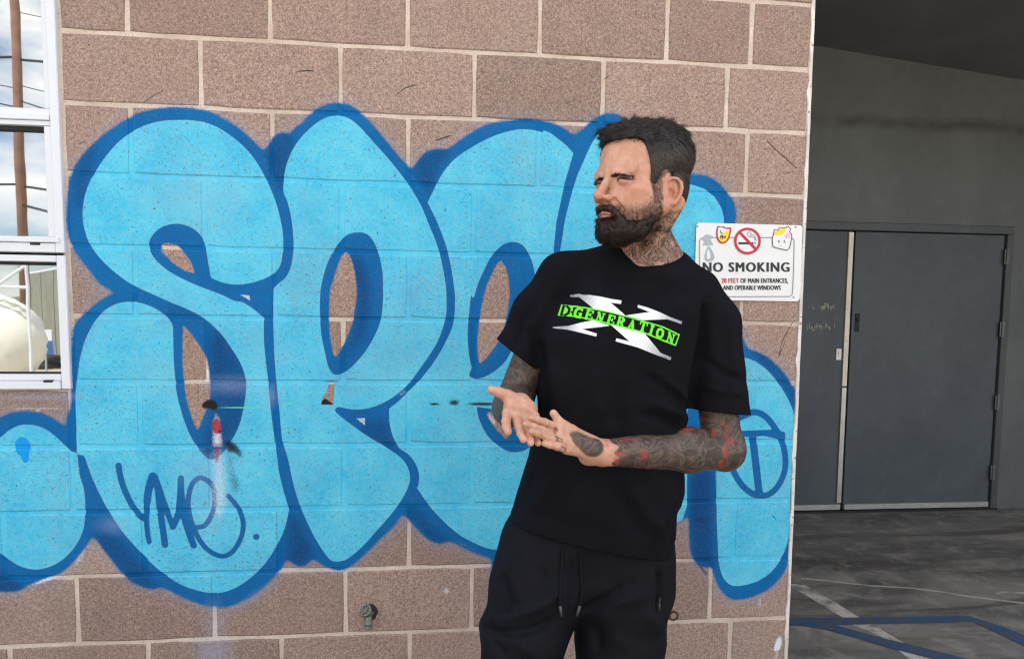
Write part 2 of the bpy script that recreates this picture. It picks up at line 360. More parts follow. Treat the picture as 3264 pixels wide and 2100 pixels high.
# the blue of the fill colour still shows thinly at the edge of the small holes
haze_hole = blur(bare, 5)
outer_s = np.clip(blur(outer, 7)*1.0, 0, 1)
fill_s = blur(fill, 1.6); dark_s = blur(dark, 2.0); bare_s = blur(bare, 2.2)
over = np.maximum(blur(outer, 3.0)*(outer > .01), 0)
dk = np.clip((outer_s-.12)/.58, 0, 1)
dk = np.maximum(dk*(1-fill_s), dark_s)*(1-bare_s)
lt = fill_s*(1-dark_s)*(1-bare_s)
halo = np.clip(blur(outer, 26)*1.6, 0, 1)*(1-np.clip(outer*1.0, 0, 1))*0.55      # overspray beyond the outline
deep = np.zeros_like(fill)
for p, s, a in ((sharp(('P', '617,357 628,343 640,320 658,311 682,315 690,330 672,380 664,430 660,450 645,440 633,400')), 9, .75),
             (sharp(('P', '960,400 973,383 987,363 1007,352 1030,349 1055,352 1035,380 1020,410 1003,455 985,430')), 9, .75),
             (sharp(('P', '207,348 235,325 222,370 205,420 196,490 170,480 165,420 180,380')), 10, .6),
             (sharp(('C', '1480,300 1560,370 1630,470 1690,570 1725,680 1725,780 1710,900 1640,1080 1540,1180 1480,1180 1440,1080 1480,900 1480,600 1465,450')), 12, .75),
             (sharp(('P', '217,1250 240,1235 285,1260 340,1330 380,1372 340,1380 290,1350 240,1290')), 12, .8),
             (sharp(('P', '672,1215 690,1200 712,1240 735,1295 700,1325 668,1310 672,1260')), 12, .8),
             (sharp(('P', '945,1195 960,1175 1000,1220 1050,1262 1025,1272 985,1245')), 12, .8),
             (sharp(('P', '836,1010 855,985 905,980 912,1020 925,1060 880,1035')), 8, .6),
             (sharp(('B', '690,1100 740,1120 800,1200 830,1330 830,1400'), ('D', '830,200 800,330 740,450 650,560 610,560 690,420 735,290 745,130')), 14, .9),
             (sharp(('Y', '140,700 235,700 240,900 238,1130 170,1118 138,1050')), 10, .9),
             (sharp(('Z', '1640,570 1720,610 1790,680 1840,750 1800,720 1720,650')), 8, .4),
             (sharp(('Y', '395,150 470,180 550,250 610,340 630,440 600,400 540,300 460,220')), 6, .6),
             (sharp(('C', '1180,120 1400,225 1480,290 1400,300 1280,280 1200,250')), 18, .35),
             (sharp(('P', '-10,1330 60,1372 30,1385 -10,1385')), 8, .8)):
    deep = np.maximum(deep, blur(p, s)*a)
# loose marks: soot, white, red, violet haze, green line, bright blue dab
def blob(k, x, y, rx, ry, a=1.0, s=0.5, rot=0.0):
    ox, oy, q = ZM[k]; p = on_y(ox+x/q, oy+y/q); u = 1.29e-3/q
    if s >= .6: rx, ry = rx*1.5, ry*(1.35 if ry > 12 else 1.15)
    gx = RS.x0+(np.arange(RS.w)+.5)*RS.res-p[0]; gz = RS.z0+(np.arange(RS.h)+.5)*RS.res-p[2]
    X, Z = np.meshgrid(gx, gz); c, sn = math.cos(rot), math.sin(rot)
    d = np.hypot((X*c+Z*sn)/(rx*u), (-X*sn+Z*c)/(ry*u))
    return (a*np.clip((1.25-d)/s, 0, 1)**1.3).astype(np.float32)
mx = lambda *a: np.maximum.reduce(a)
black = mx(blur(poly(('C', '1412,858 1450,824 1508,828 1532,878 1492,896 1470,882 1430,884')), 3.5), blur(poly(('C', '1530,1035 1556,1030 1552,1058 1532,1060')), 3)*.8, blur(sharp(('C', '1570,1095 1640,1118 1700,1188 1712,1255 1670,1215 1640,1190 1590,1200')), 7)*.9, blur(sharp(('C', '1580,1180 1650,1200 1640,1290 1680,1400 1690,1490 1630,1500 1600,1330')), 13)*.75, blob('C', 1455, 1180, 50, 40, .45, 1.0), blur(sharp(('D', '488,857 498,826 520,812 560,838 586,857')), 2)*.95,
           blob('E', 1540, 600, 60, 90, .30, 1.1), blob('E', 1440, 450, 34, 40, .4, 1.0), blob('E', 1500, 730, 90, 50, .22, 1.1), blob('E', 1680, 300, 14, 80, .3, 1.0, .3),
           blob('D', 545, 770, 26, 70, .3, .7, -.25), blob('D', 555, 694, 60, 5, .6, .8), blob('D', 1285, 852, 36, 11, .85, .9), blob('D', 1425, 842, 40, 26, .8, 1.0), blob('D', 1620, 852, 110, 14, .8, .9), blob('D', 1600, 835, 60, 24, .35, 1.0),
           blob('D', 700, 857, 70, 4, .5, .8), blob('D', 960, 856, 330, 2.6, .35, .7), blob('D', 1360, 862, 330, 3, .3, .6), blob('C', 1600, 857, 300, 2.5, .25, .7), blob('Y', 195, 920, 60, 40, .45, 1.1), blob('C', 250, 890, 90, 4, .35, .8), blob('C', 290, 915, 14, 10, .5, .8))
PL_W = mx(blur(sharp(('C', '1500,915 1518,892 1545,950 1556,1050 1570,1130 1560,1160 1480,1160 1488,1050 1495,970')), 7)*.62, blur(sharp(('C', '1480,1140 1575,1140 1590,1300 1600,1500'), ('E', '1590,480 1540,640 1500,640 1480,420')), 18)*.62)
white = mx(blob('C', 1455, 640, 8, 60, .6, .9), blob('C', 1450, 690, 14, 8, .8, .9),
           sharp(('D', '735,953 800,948 800,1003'))*.55, sharp(('A', '1678,1405 1750,1409 1757,1450'))*.55, PL_W, blob('A', 1150, 1100, 40, 46, .35, 1.0), blob('D', 1062, 775, 46, 20, .4, 1.0, .6), blob('D', 1985, 780, 60, 110, .35, 1.0), blob('D', 1690, 960, 20, 70, .5, .9, .55), blob('F', 1500, 740, 160, 26, .3, 1.0, -.45),
           blob('E', 320, 985, 130, 18, .6, 1.0, .33), blob('E', 560, 830, 24, 110, .45, 1.0, -.55), blob('F', 1370, 1060, 26, 36, .5, .9), blob('F', 1385, 1180, 12, 140, .22, 1.0), blob('Y', 590, 1130, 26, 60, .5, 1.0, -.5), blob('Y', 530, 1480, 16, 50, .85, .8, -.25), blob('Y', 450, 1290, 16, 60, .4, 1.0), blob('Y', 540, 1080, 90, 10, .3, 1.0),
           blob('P', 280, 1500, 400, 18, .12, 1.0), blob('F', 830, 1450, 30, 140, .16, 1.0), blob('C', 260, 884, 230, 7, .45, .8), blob('C', 265, 898, 16, 10, .5, .9))
red = mx(blur(poly(('C', '1502,965 1520,945 1545,990 1555,1038 1530,1062 1500,1050 1488,1000')), 4)*.9, blur(sharp(('C', '1500,1145 1542,1145 1538,1270 1505,1270')), 4)*.55)
violet = mx(blob('E', 1440, 200, 170, 110, .42, 1.2, .2), blob('E', 1480, 420, 110, 200, .36, 1.2), blob('E', 1500, 1490, 110, 120, .45, 1.0), blob('E', 1505, 1300, 60, 160, .3, 1.0), blob('E', 800, 600, 90, 60, .35, 1.1), blob('C', 1620, 720, 160, 60, .35, 1.0), blob('C', 1900, 790, 50, 70, .35, 1.0), blob('F', 20, 1100, 140, 30, .25, 1.1, .6), blob('C', 300, 800, 300, 26, .35, 1.0), blob('B', 1130, 1330, 150, 130, .14, 1.1), blob('A', 1400, 660, 260, 200, .10, 1.1))
green = mx(blob('C', 1700, 877, 150, 6, .8, .8), blob('C', 2030, 850, 60, 14, .5, 1.0, .25), blob('D', 290, 845, 50, 14, .4, 1.0))
dab = blob('C', 158, 1150, 46, 60, .95, .25) + blob('C', 178, 1215, 26, 50, .8, .4); dab = np.clip(dab, 0, 1)
scar = np.zeros_like(fill)     # thin dark scratches on the bare blocks
for w, s in ((.004, '700,168 718,166 733,167'), (.003, '692,170 700,167 712,168'), (.0042, '1793,330 1815,352 1840,374 1862,394'), (.0028, '1835,406 1855,402'), (.003, '285,140 291,150'), (.0028, '335,240 360,224 382,212'), (.004, '950,206 970,200'), (.003, '928,222 948,206'), (.0032, '1258,40 1270,58 1288,84'), (.0045, '1019,329 1052,318'),
             (.003, '185,338 198,329'), (.005, '1393,24 1402,20'), (.0045, '1528,22 1537,17'), (.003, '1412,185 1425,178'), (.0045, '1588,330 1596,340'), (.003, '1632,1318 1650,1345'), (.004, '1640,1325 1652,1340'), (.0035, '1806,1205 1814,1213'), (.003, '1858,748 1840,775 1828,800 1820,835'), (.003, '1820,835 1834,800')):
    scar = np.maximum(scar, RS.stroke(spline(trace(('P', s)), 4, closed=False), w))
scar = blur(scar, .8)
PAINT1 = np_image('paint_main', np.dstack([lt, dk, deep]))
PAINT2 = np_image('paint_marks', np.dstack([white, red, np.maximum(black, scar*.8)]))
PAINT3 = np_image('paint_haze', np.dstack([violet, green, np.clip(halo+.0, 0, 1)]))
PAINT4 = np_image('paint_dab', np.dstack([dab, haze_hole, over*0]))

def paint(t, base, pits):
    """lays the spray paint over a base colour; pits (0..1) stay bare or dark"""
    s = t.sep(t.pos)
    uv = t.comb(t.maprange(s[0], WX0, WX0+RS.w*RS.res), t.maprange(s[2], WZ0, WZ0+RS.h*RS.res), 0.0)
    front = t.math('LESS_THAN', s[1], 0.012)
    c1, c2, c3, c4 = [t.rgb(t.image(im, uv)['Color']) for im in (PAINT1, PAINT2, PAINT3, PAINT4)]
    cl = t.noise(t.pos, 7.0, 5, .62); fine = t.noise(t.pos, 190.0, 3, .7); mid = t.noise(t.pos, 60.0, 4, .7)
    light = t.mix(t.maprange(cl, .36, .66), lin(56, 182, 222), lin(92, 200, 228))
    light = t.mix(t.maprange(mid, .4, .75, 0, .35), light, lin(150, 205, 220))
    thin = t.math('MULTIPLY', t.maprange(t.noise(t.mapping(t.pos, (4, 2, 9)), 4.2, 4, .6), .50, .66), t.maprange(fine, .38, .62, .15, 1))
    light = t.mix(t.math('MULTIPLY', thin, .5), light, lin(120, 166, 188))
    blue = t.mix(t.maprange(cl, .3, .7), lin(0, 92, 154), lin(0, 104, 166))
    deepc = t.mix(t.maprange(cl, .35, .65), lin(0, 60, 114), lin(2, 72, 126))
    blue = t.mix(c1[2], blue, deepc)
    def spray(m, k=.9, e0=.30, e1=.62):      # grainy edge: the spray catches on the coarse face
        return t.math('MULTIPLY', t.maprange(t.math('ADD', m, t.math('MULTIPLY', t.math('SUBTRACT', fine, .5), k)), e0, e1), front)
    col = t.mix(t.math('MULTIPLY', t.math('MULTIPLY', c3[2], t.maprange(fine, .35, .7)), front), base, lin(120, 150, 190))
    col = t.mix(spray(c1[1], 1.1, .14, .82), col, blue)
    col = t.mix(spray(c1[0], .55), col, light)
    lowp = t.math('MULTIPLY', pits, .95)
    col = t.mix(t.math('MULTIPLY', lowp, t.math('MAXIMUM', c1[0], t.math('MULTIPLY', c1[1], .6))), col, t.mix(.5, lin(18, 60, 86), base))
    col = t.mix(spray(c4[0], .5), col, lin(20, 150, 224))
    col = t.mix(t.math('MULTIPLY', t.math('MULTIPLY', c3[0], t.maprange(fine, .3, .65, .3, 1)), front), col, lin(158, 172, 206))
    col = t.mix(t.math('MULTIPLY', spray(c3[1], .8), .75), col, lin(92, 214, 140))
    col = t.mix(t.math('MULTIPLY', spray(c2[0], .8), t.maprange(c2[0], 0, .8, .25, 1)), col, lin(222, 222, 228))
    col = t.mix(t.math('MULTIPLY', spray(c2[1], 1.0), .92), col, lin(166, 36, 46))
    col = t.mix(t.math('MULTIPLY', spray(c2[2], .9), t.maprange(c2[2], 0, .9, .3, 1)), col, lin(34, 32, 30))
    return col

# ------------------------------------------------------------------ block wall
def block_material():
    t = NT('split_concrete_block'); oi = t.n.new('ShaderNodeObjectInfo')
    rnd = oi.outputs['Random']
    base = t.mix(rnd, lin(156, 125, 111), lin(177, 144, 128))
    big = t.noise(t.pos, 3.2, 4, .6)
    base = t.mix(t.maprange(big, .40, .62, 0, .9), base, lin(166, 150, 135))
    base = t.mix(t.maprange(t.noise(t.pos, 11, 4, .6), .42, .66, 0, .75), base, lin(190, 156, 140))
    g1 = t.noise(t.pos, 175.0, 3, .75); g2 = t.voro(t.pos, 190.0); g3 = t.noise(t.mapping(t.pos, (3, 1, 2)), 90.0, 3, .7)
    pits = t.maprange(g1, .56, .66)
    pits2 = t.math('MULTIPLY', t.maprange(g3, .58, .68), t.maprange(g1, .45, .58), True)
    flecks = t.math('MULTIPLY', t.maprange(t.noise(t.mapping(t.pos, (7, 4, 9)), 170.0, 2, .6), .58, .66), t.maprange(g2, .5, .1), True)
    gr = t.noise(t.mapping(t.pos, (2, 7, 3)), 230.0, 3, .8); gr2 = t.noise(t.mapping(t.pos, (8, 1, 6)), 85.0, 4, .75)
    base = t.mix(t.maprange(gr, .30, .70), t.mix(.75, base, lin(88, 66, 58)), t.mix(.55, base, lin(222, 198, 184)))
    base = t.mix(t.maprange(gr2, .42, .64, 0, .6), base, lin(116, 90, 82))
    col = t.mix(t.math('MULTIPLY', pits, .45), base, lin(88, 68, 60))
    col = t.mix(t.math('MULTIPLY', pits2, .65), col, lin(58, 46, 42))
    col = t.mix(t.math('MULTIPLY', flecks, .6), col, lin(222, 200, 186))
    tone = t.maprange(t.math('FRACT', t.math('MULTIPLY', rnd, 7.31)), 0, 1, .84, 1.08); col = t.mix(1.0, col, t.comb(tone, tone, t.math('MULTIPLY', tone, 1.0)), 'MULTIPLY')
    stain = t.noise(t.mapping(t.pos, (2, 5, 1), (0, 0, 0), (2.6, 1, .8)), 1.7, 5, .65); col = t.mix(t.maprange(stain, .55, .75, 0, .35), col, lin(104, 92, 84))
    allp = t.math('MAXIMUM', t.math('MULTIPLY', pits, .55), pits2)
    rare = t.maprange(t.noise(t.mapping(t.pos, (11, 3, 5)), 150.0, 2, .5), .66, .71)
    t.set('Base Color', paint(t, col, t.math('MAXIMUM', t.math('MULTIPLY', allp, 1.15, True), rare))).set('Roughness', .93)
    t.set('Specular IOR Level', .25)
    t.bump(t.math('SUBTRACT', t.noise(t.pos, 230.0, 4, .7), t.math('MULTIPLY', allp, .8)), .55, .0022)
    return t.m
def mortar_material():
    t = NT('mortar'); n = t.noise(t.pos, 220.0, 4, .7); b = t.noise(t.pos, 6.0, 3, .6)
    col = t.mix(t.maprange(b, .35, .65), lin(192, 174, 158), lin(216, 200, 186))
    col = t.mix(t.maprange(n, .50, .70, 0, .65), col, lin(146, 126, 114))
    t.set('Base Color', paint(t, col, t.maprange(n, .68, .78))).set('Roughness', .95)
    t.set('Specular IOR Level', .2)
    t.bump(n, .5, .0015)
    return t.m
M_BLOCK, M_MORTAR = block_material(), mortar_material()
M_WHITE_METAL = simple('white_frame_paint', lin(214, 217, 224), .35, 0, .03, 5)
EDGE_X = 2.117
ROWZ = [2.252, 2.050, 1.846, 1.636, 1.429, 1.231, 1.032, .831, .629, .415]
def row_z(j):
    if j < 0: return ROWZ[0]-j*.2032
    if j > 9: return ROWZ[9]-(j-9)*.2075
    return ROWZ[j]
wall = empty('block_wall', (1.0, 0, 0), label='pinkish brown concrete block wall sprayed with big light blue bubble letters', cat='wall')
wall.matrix_parent_inverse = Matrix()
WIN_X1, WIN_Z0 = None, None
def wall_block(x0, x1, z0, z1):
    """front face with a slightly ragged outline and a worn arris, sides running back into the wall"""
    bm = bmesh.new(); h = .0042
    x0 += h; x1 -= h; z0 += h; z1 -= h
    w = max(2, int((x1-x0)/.07)); hh = max(2, int((z1-z0)/.07)); pts = []
    for k in range(w): pts.append((x0+(x1-x0)*k/w, z0, 0, 1))
    for k in range(hh): pts.append((x1, z0+(z1-z0)*k/hh, -1, 0))
    for k in range(w): pts.append((x1-(x1-x0)*k/w, z1, 0, -1))
    for k in range(hh): pts.append((x0, z1-(z1-z0)*k/hh, 1, 0))
    y = rng.uniform(-.0012, .0008); cx, cz = (x0+x1)/2, (z0+z1)/2
    rings = [[], [], []]
    for (px, pz, ix, iz) in pts:
        j = abs(rng.gauss(0, .0011)); px += ix*j; pz += iz*j
        if (abs(px-x0) < .002 or abs(px-x1) < .002) and (abs(pz-z0) < .002 or abs(pz-z1) < .002):
            px += math.copysign(.003, cx-px); pz += math.copysign(.003, cz-pz)
        b = .0035+rng.uniform(0, .0012)
        rings[0].append(bm.verts.new((px+math.copysign(b, cx-px)*(abs(ix) or .3), y, pz+math.copysign(b, cz-pz)*(abs(iz) or .3))))
        rings[1].append(bm.verts.new((px, y+.0032, pz))); rings[2].append(bm.verts.new((px, .19, pz)))
    n = len(pts); bm.faces.new(rings[0])
    for a, b in ((0, 1), (1, 2)):
        for i in range(n): bm.faces.new((rings[a][i], rings[a][(i+1) % n], rings[b][(i+1) % n], rings[b][i]))
    for v in bm.verts: v.co.x -= 1.0
    return from_bm('block', bm, M_BLOCK, wall)
WTOP, WIN_TOP = 3.268, 3.45
wx1 = on_y(163, 800)[0]; WIN_X1a = on_y(150, 450)[0]; WIN_X1b = on_y(163, 760)[0]
ZSILL, ZMID = on_y(80, 908)[2], on_y(80, 594)[2]
WIN_X0 = -1.75
special = {-1: [1.907], 0: [1.829], 1: [1.836], 2: [1.836], 7: [], 8: []}
for j in range(-5, 11):
    z1, z0 = row_z(j), max(row_z(j+1), 0.0)
    if z1 <= .02: break
    odd = (j % 2 == 0)                         # row under joint 0 has joints at odd half units
    xs = [k*.2032 for k in range(-14, 11) if (k % 2 != 0) == odd]
    last = {0: 1.830, 1: 1.875, 2: 1.885, 3: 1.86, -1: 1.91, 4: 1.81, 5: 1.79}.get(j)
    if j == 8: xs = [x for x in xs if x < 1.6] + [1.829]
    elif j == 9: xs = [x for x in xs if x < 1.6] + [1.905]
    elif odd: xs = [x for x in xs if x < 1.7] + [1.829]
    else: xs = [x for x in xs if x < 1.63] + [1.905]
    xs.append(EDGE_X-.012+.005)
    for a, b in zip(xs[:-1], xs[1:]):
        if b-a < .03: continue
        # leave the window opening free
        segs = [(a, b, z0, z1)]
        if z1 > ZSILL and z0 < WIN_TOP:
            lim = WIN_X1a if z0 > ZMID-.1 else WIN_X1b
            lim += .004
            if b <= lim+.02 and a >= WIN_X0:
                if z0 < ZSILL-.03: segs = [(a, b, z0, ZSILL)]
                else: segs = []
            elif a < lim < b: segs = [(lim, b, z0, z1)] + ([(a, lim-.0104, z0, ZSILL)] if z0 < ZSILL-.03 else [])
        for s in segs: wall_block(*s)
# mortar: one bed behind the block faces, with the window opening left out
bm = bmesh.new(); ym, yb = .0026, .2
lim = min(WIN_X1a, WIN_X1b)-.01
for (a, b, c, d) in ((-2.85, EDGE_X-.014, 0, ZSILL-.004), (lim, EDGE_X-.014, ZSILL-.004, WTOP), (-2.85, WIN_X0, ZSILL-.004, WTOP)):
    bm_box(bm, a-1, b-1, ym, yb, c, d)
from_bm('mortar', bm, M_MORTAR, wall)
# corner bead with chipped paint down the right end
t = NT('chipped_white_corner'); n = t.noise(t.pos, 60, 4, .7); n2 = t.noise(t.mapping(t.pos, scale=(1, 1, .35)), 26, 4, .7)
t.set('Base Color', t.mix(t.maprange(n, .60, .66), t.mix(t.maprange(n2, .45, .65), lin(224, 219, 212), lin(198, 190, 182)), lin(120, 104, 96))).set('Roughness', .85); t.bump(n, .5, .002)
bm = bmesh.new(); prev = None; N = 90
for i in range(N+1):
    z = WTOP*i/N; w = .011+.006*abs(math.sin(i*1.7)*math.sin(i*.37+1))*rng.uniform(.3, 1.3)+rng.uniform(0, .002)
    e = rng.uniform(-.0006, .0006)
    row = [bm.verts.new((EDGE_X-w-1, .004, z)), bm.verts.new((EDGE_X-w+.002-1, -.0022, z)), bm.verts.new((EDGE_X-.003+e-1, -.0028, z)), bm.verts.new((EDGE_X+e-1, .001, z)), bm.verts.new((EDGE_X+e*.5-1, .21, z))]
    if prev:
        for k in range(4): bm.faces.new((prev[k], prev[k+1], row[k+1], row[k]))
    prev = row
from_bm('corner_bead', bm, t.m, wall)
# ------------------------------------------------------------------ ground, recess, rest of the building
def ground_material():
    t = NT('stained_concrete_ground'); p = t.pos
    st = t.mapping(p, scale=(.55, 1.6, 1))
    a = t.noise(st, 1.3, 6, .66, .6); b = t.noise(p, 5.5, 6, .7, .4); c = t.noise(p, 160, 3, .7); e = t.noise(t.mapping(p, (5, 9, 0), (0, 0, .35), (.35, 2.2, 1)), 2.1, 6, .62, .9)
    col = t.mix(t.maprange(a, .36, .62), lin(84, 82, 80), lin(136, 132, 126))
    col = t.mix(t.maprange(b, .48, .70, 0, .7), col, lin(164, 160, 153))
    col = t.mix(t.maprange(e, .52, .64, 0, .75), col, lin(80, 76, 74))
    col = t.mix(t.maprange(c, .35, .75, 0, .3), col, lin(60, 58, 56))
    t.set('Base Color', col).set('Roughness', .78).set('Specular IOR Level', .3)
    t.bump(t.math('ADD', c, b), .35, .004)
    return t.m
bm = bmesh.new()
bmesh.ops.create_grid(bm, x_segments=2, y_segments=2, size=300)
from_bm('ground', bm, ground_material(), None, kind='structure')
t = NT('pale_lot_concrete'); t.set('Base Color', t.mix(t.noise(t.pos, .8, 6, .65), lin(176, 166, 150), lin(198, 190, 174))).set('Roughness', .9)
bm = bmesh.new(); vs = [bm.verts.new(q) for q in ((-60, -50, .004), (40, -50, .004), (40, -3.1, .004), (-60, -3.1, .004))]; bm.faces.new(vs)
from_bm('concrete_lot', bm, t.m, None, kind='structure')
# faded parking lines and blue spray lines on the recess floor
def floor_poly(name, s, mat, z, n=0, lab=None, grp=None):
    v = [float(q) for q in s.replace(',', ' ').split()]
    P = [on_z(1797+v[i]/3.817, 1136.9+v[i+1]/3.817, z) for i in range(0, len(v), 2)]
    bm = bmesh.new(); vs = [bm.verts.new((q[0], q[1], z)) for q in P]; bm.faces.new(vs)
    return from_bm(name, bm, mat, None, label=lab, kind='structure')
def worn(name, col, k0, k1, under=lin(84, 80, 76)):
    t = NT(name); n = t.noise(t.pos, 9, 6, .7); f = t.noise(t.pos, 120, 3, .7)
    t.set('Base Color', t.mix(t.maprange(t.math('ADD', n, t.math('MULTIPLY', f, .35)), k0, k1), col, under)).set('Roughness', .8); return t.m
M_LW = worn('worn_white_line', lin(190, 186, 178), .62, .84); M_LB = worn('blue_floor_paint', lin(36, 78, 118), .56, .86)
M_LC = worn('pale_joint', lin(176, 171, 164), .66, .92)
floor_poly('white_line', '150,860 330,880 520,985 800,1160 920,1225 1195,1385 1480,1540 1700,1660 1420,1660 1260,1540 1010,1340 740,1225 650,1160', M_LW, .0012)
floor_poly('blue_line', '60,1165 215,1168 600,1168 1200,1160 1780,1150 1960,1205 2279,1320 2500,1400 2500,1520 2279,1420 2050,1310 1820,1200 1500,1214 900,1226 260,1236 60,1240', M_LB, .0022)
floor_poly('blue_line', '150,1195 500,1195 620,1240 1000,1345 1400,1440 1790,1540 2100,1620 1750,1620 1480,1540 1080,1435 800,1350 500,1270 260,1230 150,1225', M_LB, .0032)
floor_poly('pale_line', '290,812 500,832 900,876 1250,897 1540,930 1750,968 2279,1033 2500,1050 2500,1062 2279,1046 1760,982 1560,946 1260,909 900,889 500,843 290,823', M_LC, .0016)
floor_poly('pale_line', '2030,945 2080,934 2279,940 2500,960 2500,972 2279,956 2085,946 2040,965', M_LC, .002)

BACK_Y = 2.80
def dark_paint(name, c0, c1, band=False, rough=.62):
    t = NT(name); p = t.pos; n = t.noise(t.mapping(p, scale=(1, 1, .7)), 1.5, 6, .6, .5); m = t.noise(p, 9, 5, .65)
    col = t.mix(t.maprange(n, .34, .66), c0, c1)
    col = t.mix(t.maprange(m, .52, .75, 0, .25), col, tuple(x*1.5 for x in c1))
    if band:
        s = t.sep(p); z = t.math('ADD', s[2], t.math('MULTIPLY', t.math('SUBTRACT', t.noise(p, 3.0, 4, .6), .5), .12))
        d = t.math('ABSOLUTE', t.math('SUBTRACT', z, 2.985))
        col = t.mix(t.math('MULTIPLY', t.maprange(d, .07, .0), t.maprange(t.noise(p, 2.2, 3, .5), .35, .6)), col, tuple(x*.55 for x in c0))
    t.set('Base Color', col).set('Roughness', rough); t.bump(t.noise(p, 70, 5, .6), .25, .003); return t.m
M_BACK = dark_paint('dark_grey_wall_paint', lin(84, 87, 87), lin(97, 100, 99), True)
M_DOOR = dark_paint('dark_slate_door_paint', lin(70, 75, 80), lin(82, 87, 92))
M_FRAME = dark_paint('door_frame_paint', lin(66, 68, 70), lin(76, 78, 80), False, .5)
M_SOFFIT = dark_paint('soffit_paint', lin(98, 99, 104), lin(110, 111, 115))
M_STEEL = simple('dull_aluminium', lin(196, 192, 186), .42, .7, .12, 14)
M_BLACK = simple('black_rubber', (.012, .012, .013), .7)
sl, sr = on_y(1908, 108, BACK_Y), on_y(2394, 188, BACK_Y)
slope = (sr[2]-sl[2])/(sr[0]-sl[0])
sof = lambda x: sl[2]+slope*(x-sl[0])
bm = bmesh.new()
bm_prism(bm, [(2.13, sof(2.13)), (9.0, sof(9.0)), (9.0, 4.6), (2.13, 4.6)], .02, BACK_Y+.3)
from_bm('sloping_soffit', bm, M_SOFFIT, None, label='dark sloping soffit over the shaded door recess', cat='soffit')
back = empty('recess_back_wall', (5.5, BACK_Y, 0), label='dark grey painted wall with the double door in the shaded recess', cat='wall')
def loc(bmx):
    for v in bmx.verts: v.co -= Vector((5.5, BACK_Y, 0))
    return bmx
def bbox(name, x0, x1, y0, y1, z0, z1, mat, parent, bevel=0.0, **kw):
    bm = bmesh.new(); bm_box(bm, x0, x1, y0, y1, z0, z1, bevel); loc(bm); return from_bm(name, bm, mat, parent, **kw)
fo_l, fo_r, fo_t = 3.2, on_y(2347, 860, BACK_Y)[0], on_y(2130, 524, BACK_Y)[2]
fi_r, fi_t = on_y(2331, 870, BACK_Y)[0], on_y(2130, 543, BACK_Y)[2]
gap = on_y(1984, 860, BACK_Y)[0]; leaf_l = 3.27
bm = bmesh.new()
bm_box(bm, 2.0, fo_l, 0+BACK_Y, BACK_Y+.25, 0, 4.4); bm_box(bm, fo_r, 9.2, BACK_Y, BACK_Y+.25, 0, 4.4); bm_box(bm, fo_l, fo_r, BACK_Y, BACK_Y+.25, fo_t, 4.4)
from_bm('painted_wall', loc(bm), M_BACK, back)
door = empty('double_door', (0, 0, 0), back, label='dark grey steel double door with a pale strip between its leaves')
bm = bmesh.new()
bm_box(bm, fi_r, fo_r, BACK_Y-.022, BACK_Y+.12, 0, fi_t, .004); bm_box(bm, fo_l, leaf_l, BACK_Y-.022, BACK_Y+.12, 0, fi_t, .004); bm_box(bm, fo_l, fo_r, BACK_Y-.022, BACK_Y+.12, fi_t, fo_t, .004)
from_bm('door_frame', loc(bm), M_FRAME, door)
bbox('threshold', fo_l, fo_r, BACK_Y-.03, BACK_Y+.14, 0, .014, M_BLACK, door)
bbox('door_leaf', leaf_l+.004, gap-.012, BACK_Y+.004, BACK_Y+.05, .022, fi_t-.006, M_DOOR, door, .002, label='narrow left leaf with torn sticker remains')
bbox('door_leaf', gap+.008, fi_r-.006, BACK_Y+.002, BACK_Y+.048, .022, fi_t-.006, M_DOOR, door, .002, label='wide right leaf hung on four hinges')
bbox('door_gap', gap-.012, gap+.008, BACK_Y+.03, BACK_Y+.09, .014, fi_t, M_BLACK, door)
zs = on_y(1970, 904, BACK_Y)[2]
def strip(name, x0, x1, z0, z1, y0=-.010, y1=.0035, mat=None, screws=0, vert=True):
    bm = bmesh.new(); bm_box(bm, x0, x1, BACK_Y+y0, BACK_Y+y1, z0, z1, .0015)
    for i in range(screws):
        f = (i+.5)/screws
        c = ((x0+x1)/2, z0+(z1-z0)*f) if vert else (x0+(x1-x0)*f, (z0+z1)/2)
        lathe(bm, [(.0001, .003), (.006, .002), (.007, 0)], 8, (c[0], BACK_Y+y0, c[1]), Matrix.Rotation(math.pi/2, 3, 'X'))
    return from_bm(name, loc(bm), mat or M_STEEL, door)
M_STRIPTOP = simple('pale_strip', lin(226, 214, 196), .5, .15, .1, 9)
strip('astragal_strip', gap-.052, gap-.014, zs+.006, fi_t-.012, mat=M_STRIPTOP, screws=5)
strip('astragal_strip', gap-.052, gap-.014, .075, zs-.006, screws=5)
strip('door_sweep', leaf_l+.01, gap-.02, .02, .062, screws=3, vert=False); strip('door_sweep', gap+.014, fi_r-.01, .02, .062, screws=6, vert=False)
M_HINGE = simple('grey_hinge', lin(112, 112, 112), .5, .5)
strip('frame_gap_line', fo_r+.001, fo_r+.012, 0.0, fo_t, y0=-.0015, y1=.001, mat=M_BLACK)  # black strip put in for the dark of the gap beside the frame
for hy in (601, 770, 940, 1102):
    hz = on_y(2340, hy, BACK_Y)[2]
    bm = bmesh.new(); n = 5
    for k in range(n):
        z0 = hz-.062+.124*k/n
        lathe(bm, [(.0085, 0), (.0095, .002), (.0095, .022), (.0085, .0238)], 10, (fi_r-.001, BACK_Y-.028, z0))
    bm_box(bm, fi_r-.02, fi_r+.018, BACK_Y-.0245, BACK_Y-.0215, hz-.058, hz+.058)
    from_bm('hinge', loc(bm), M_HINGE, door)
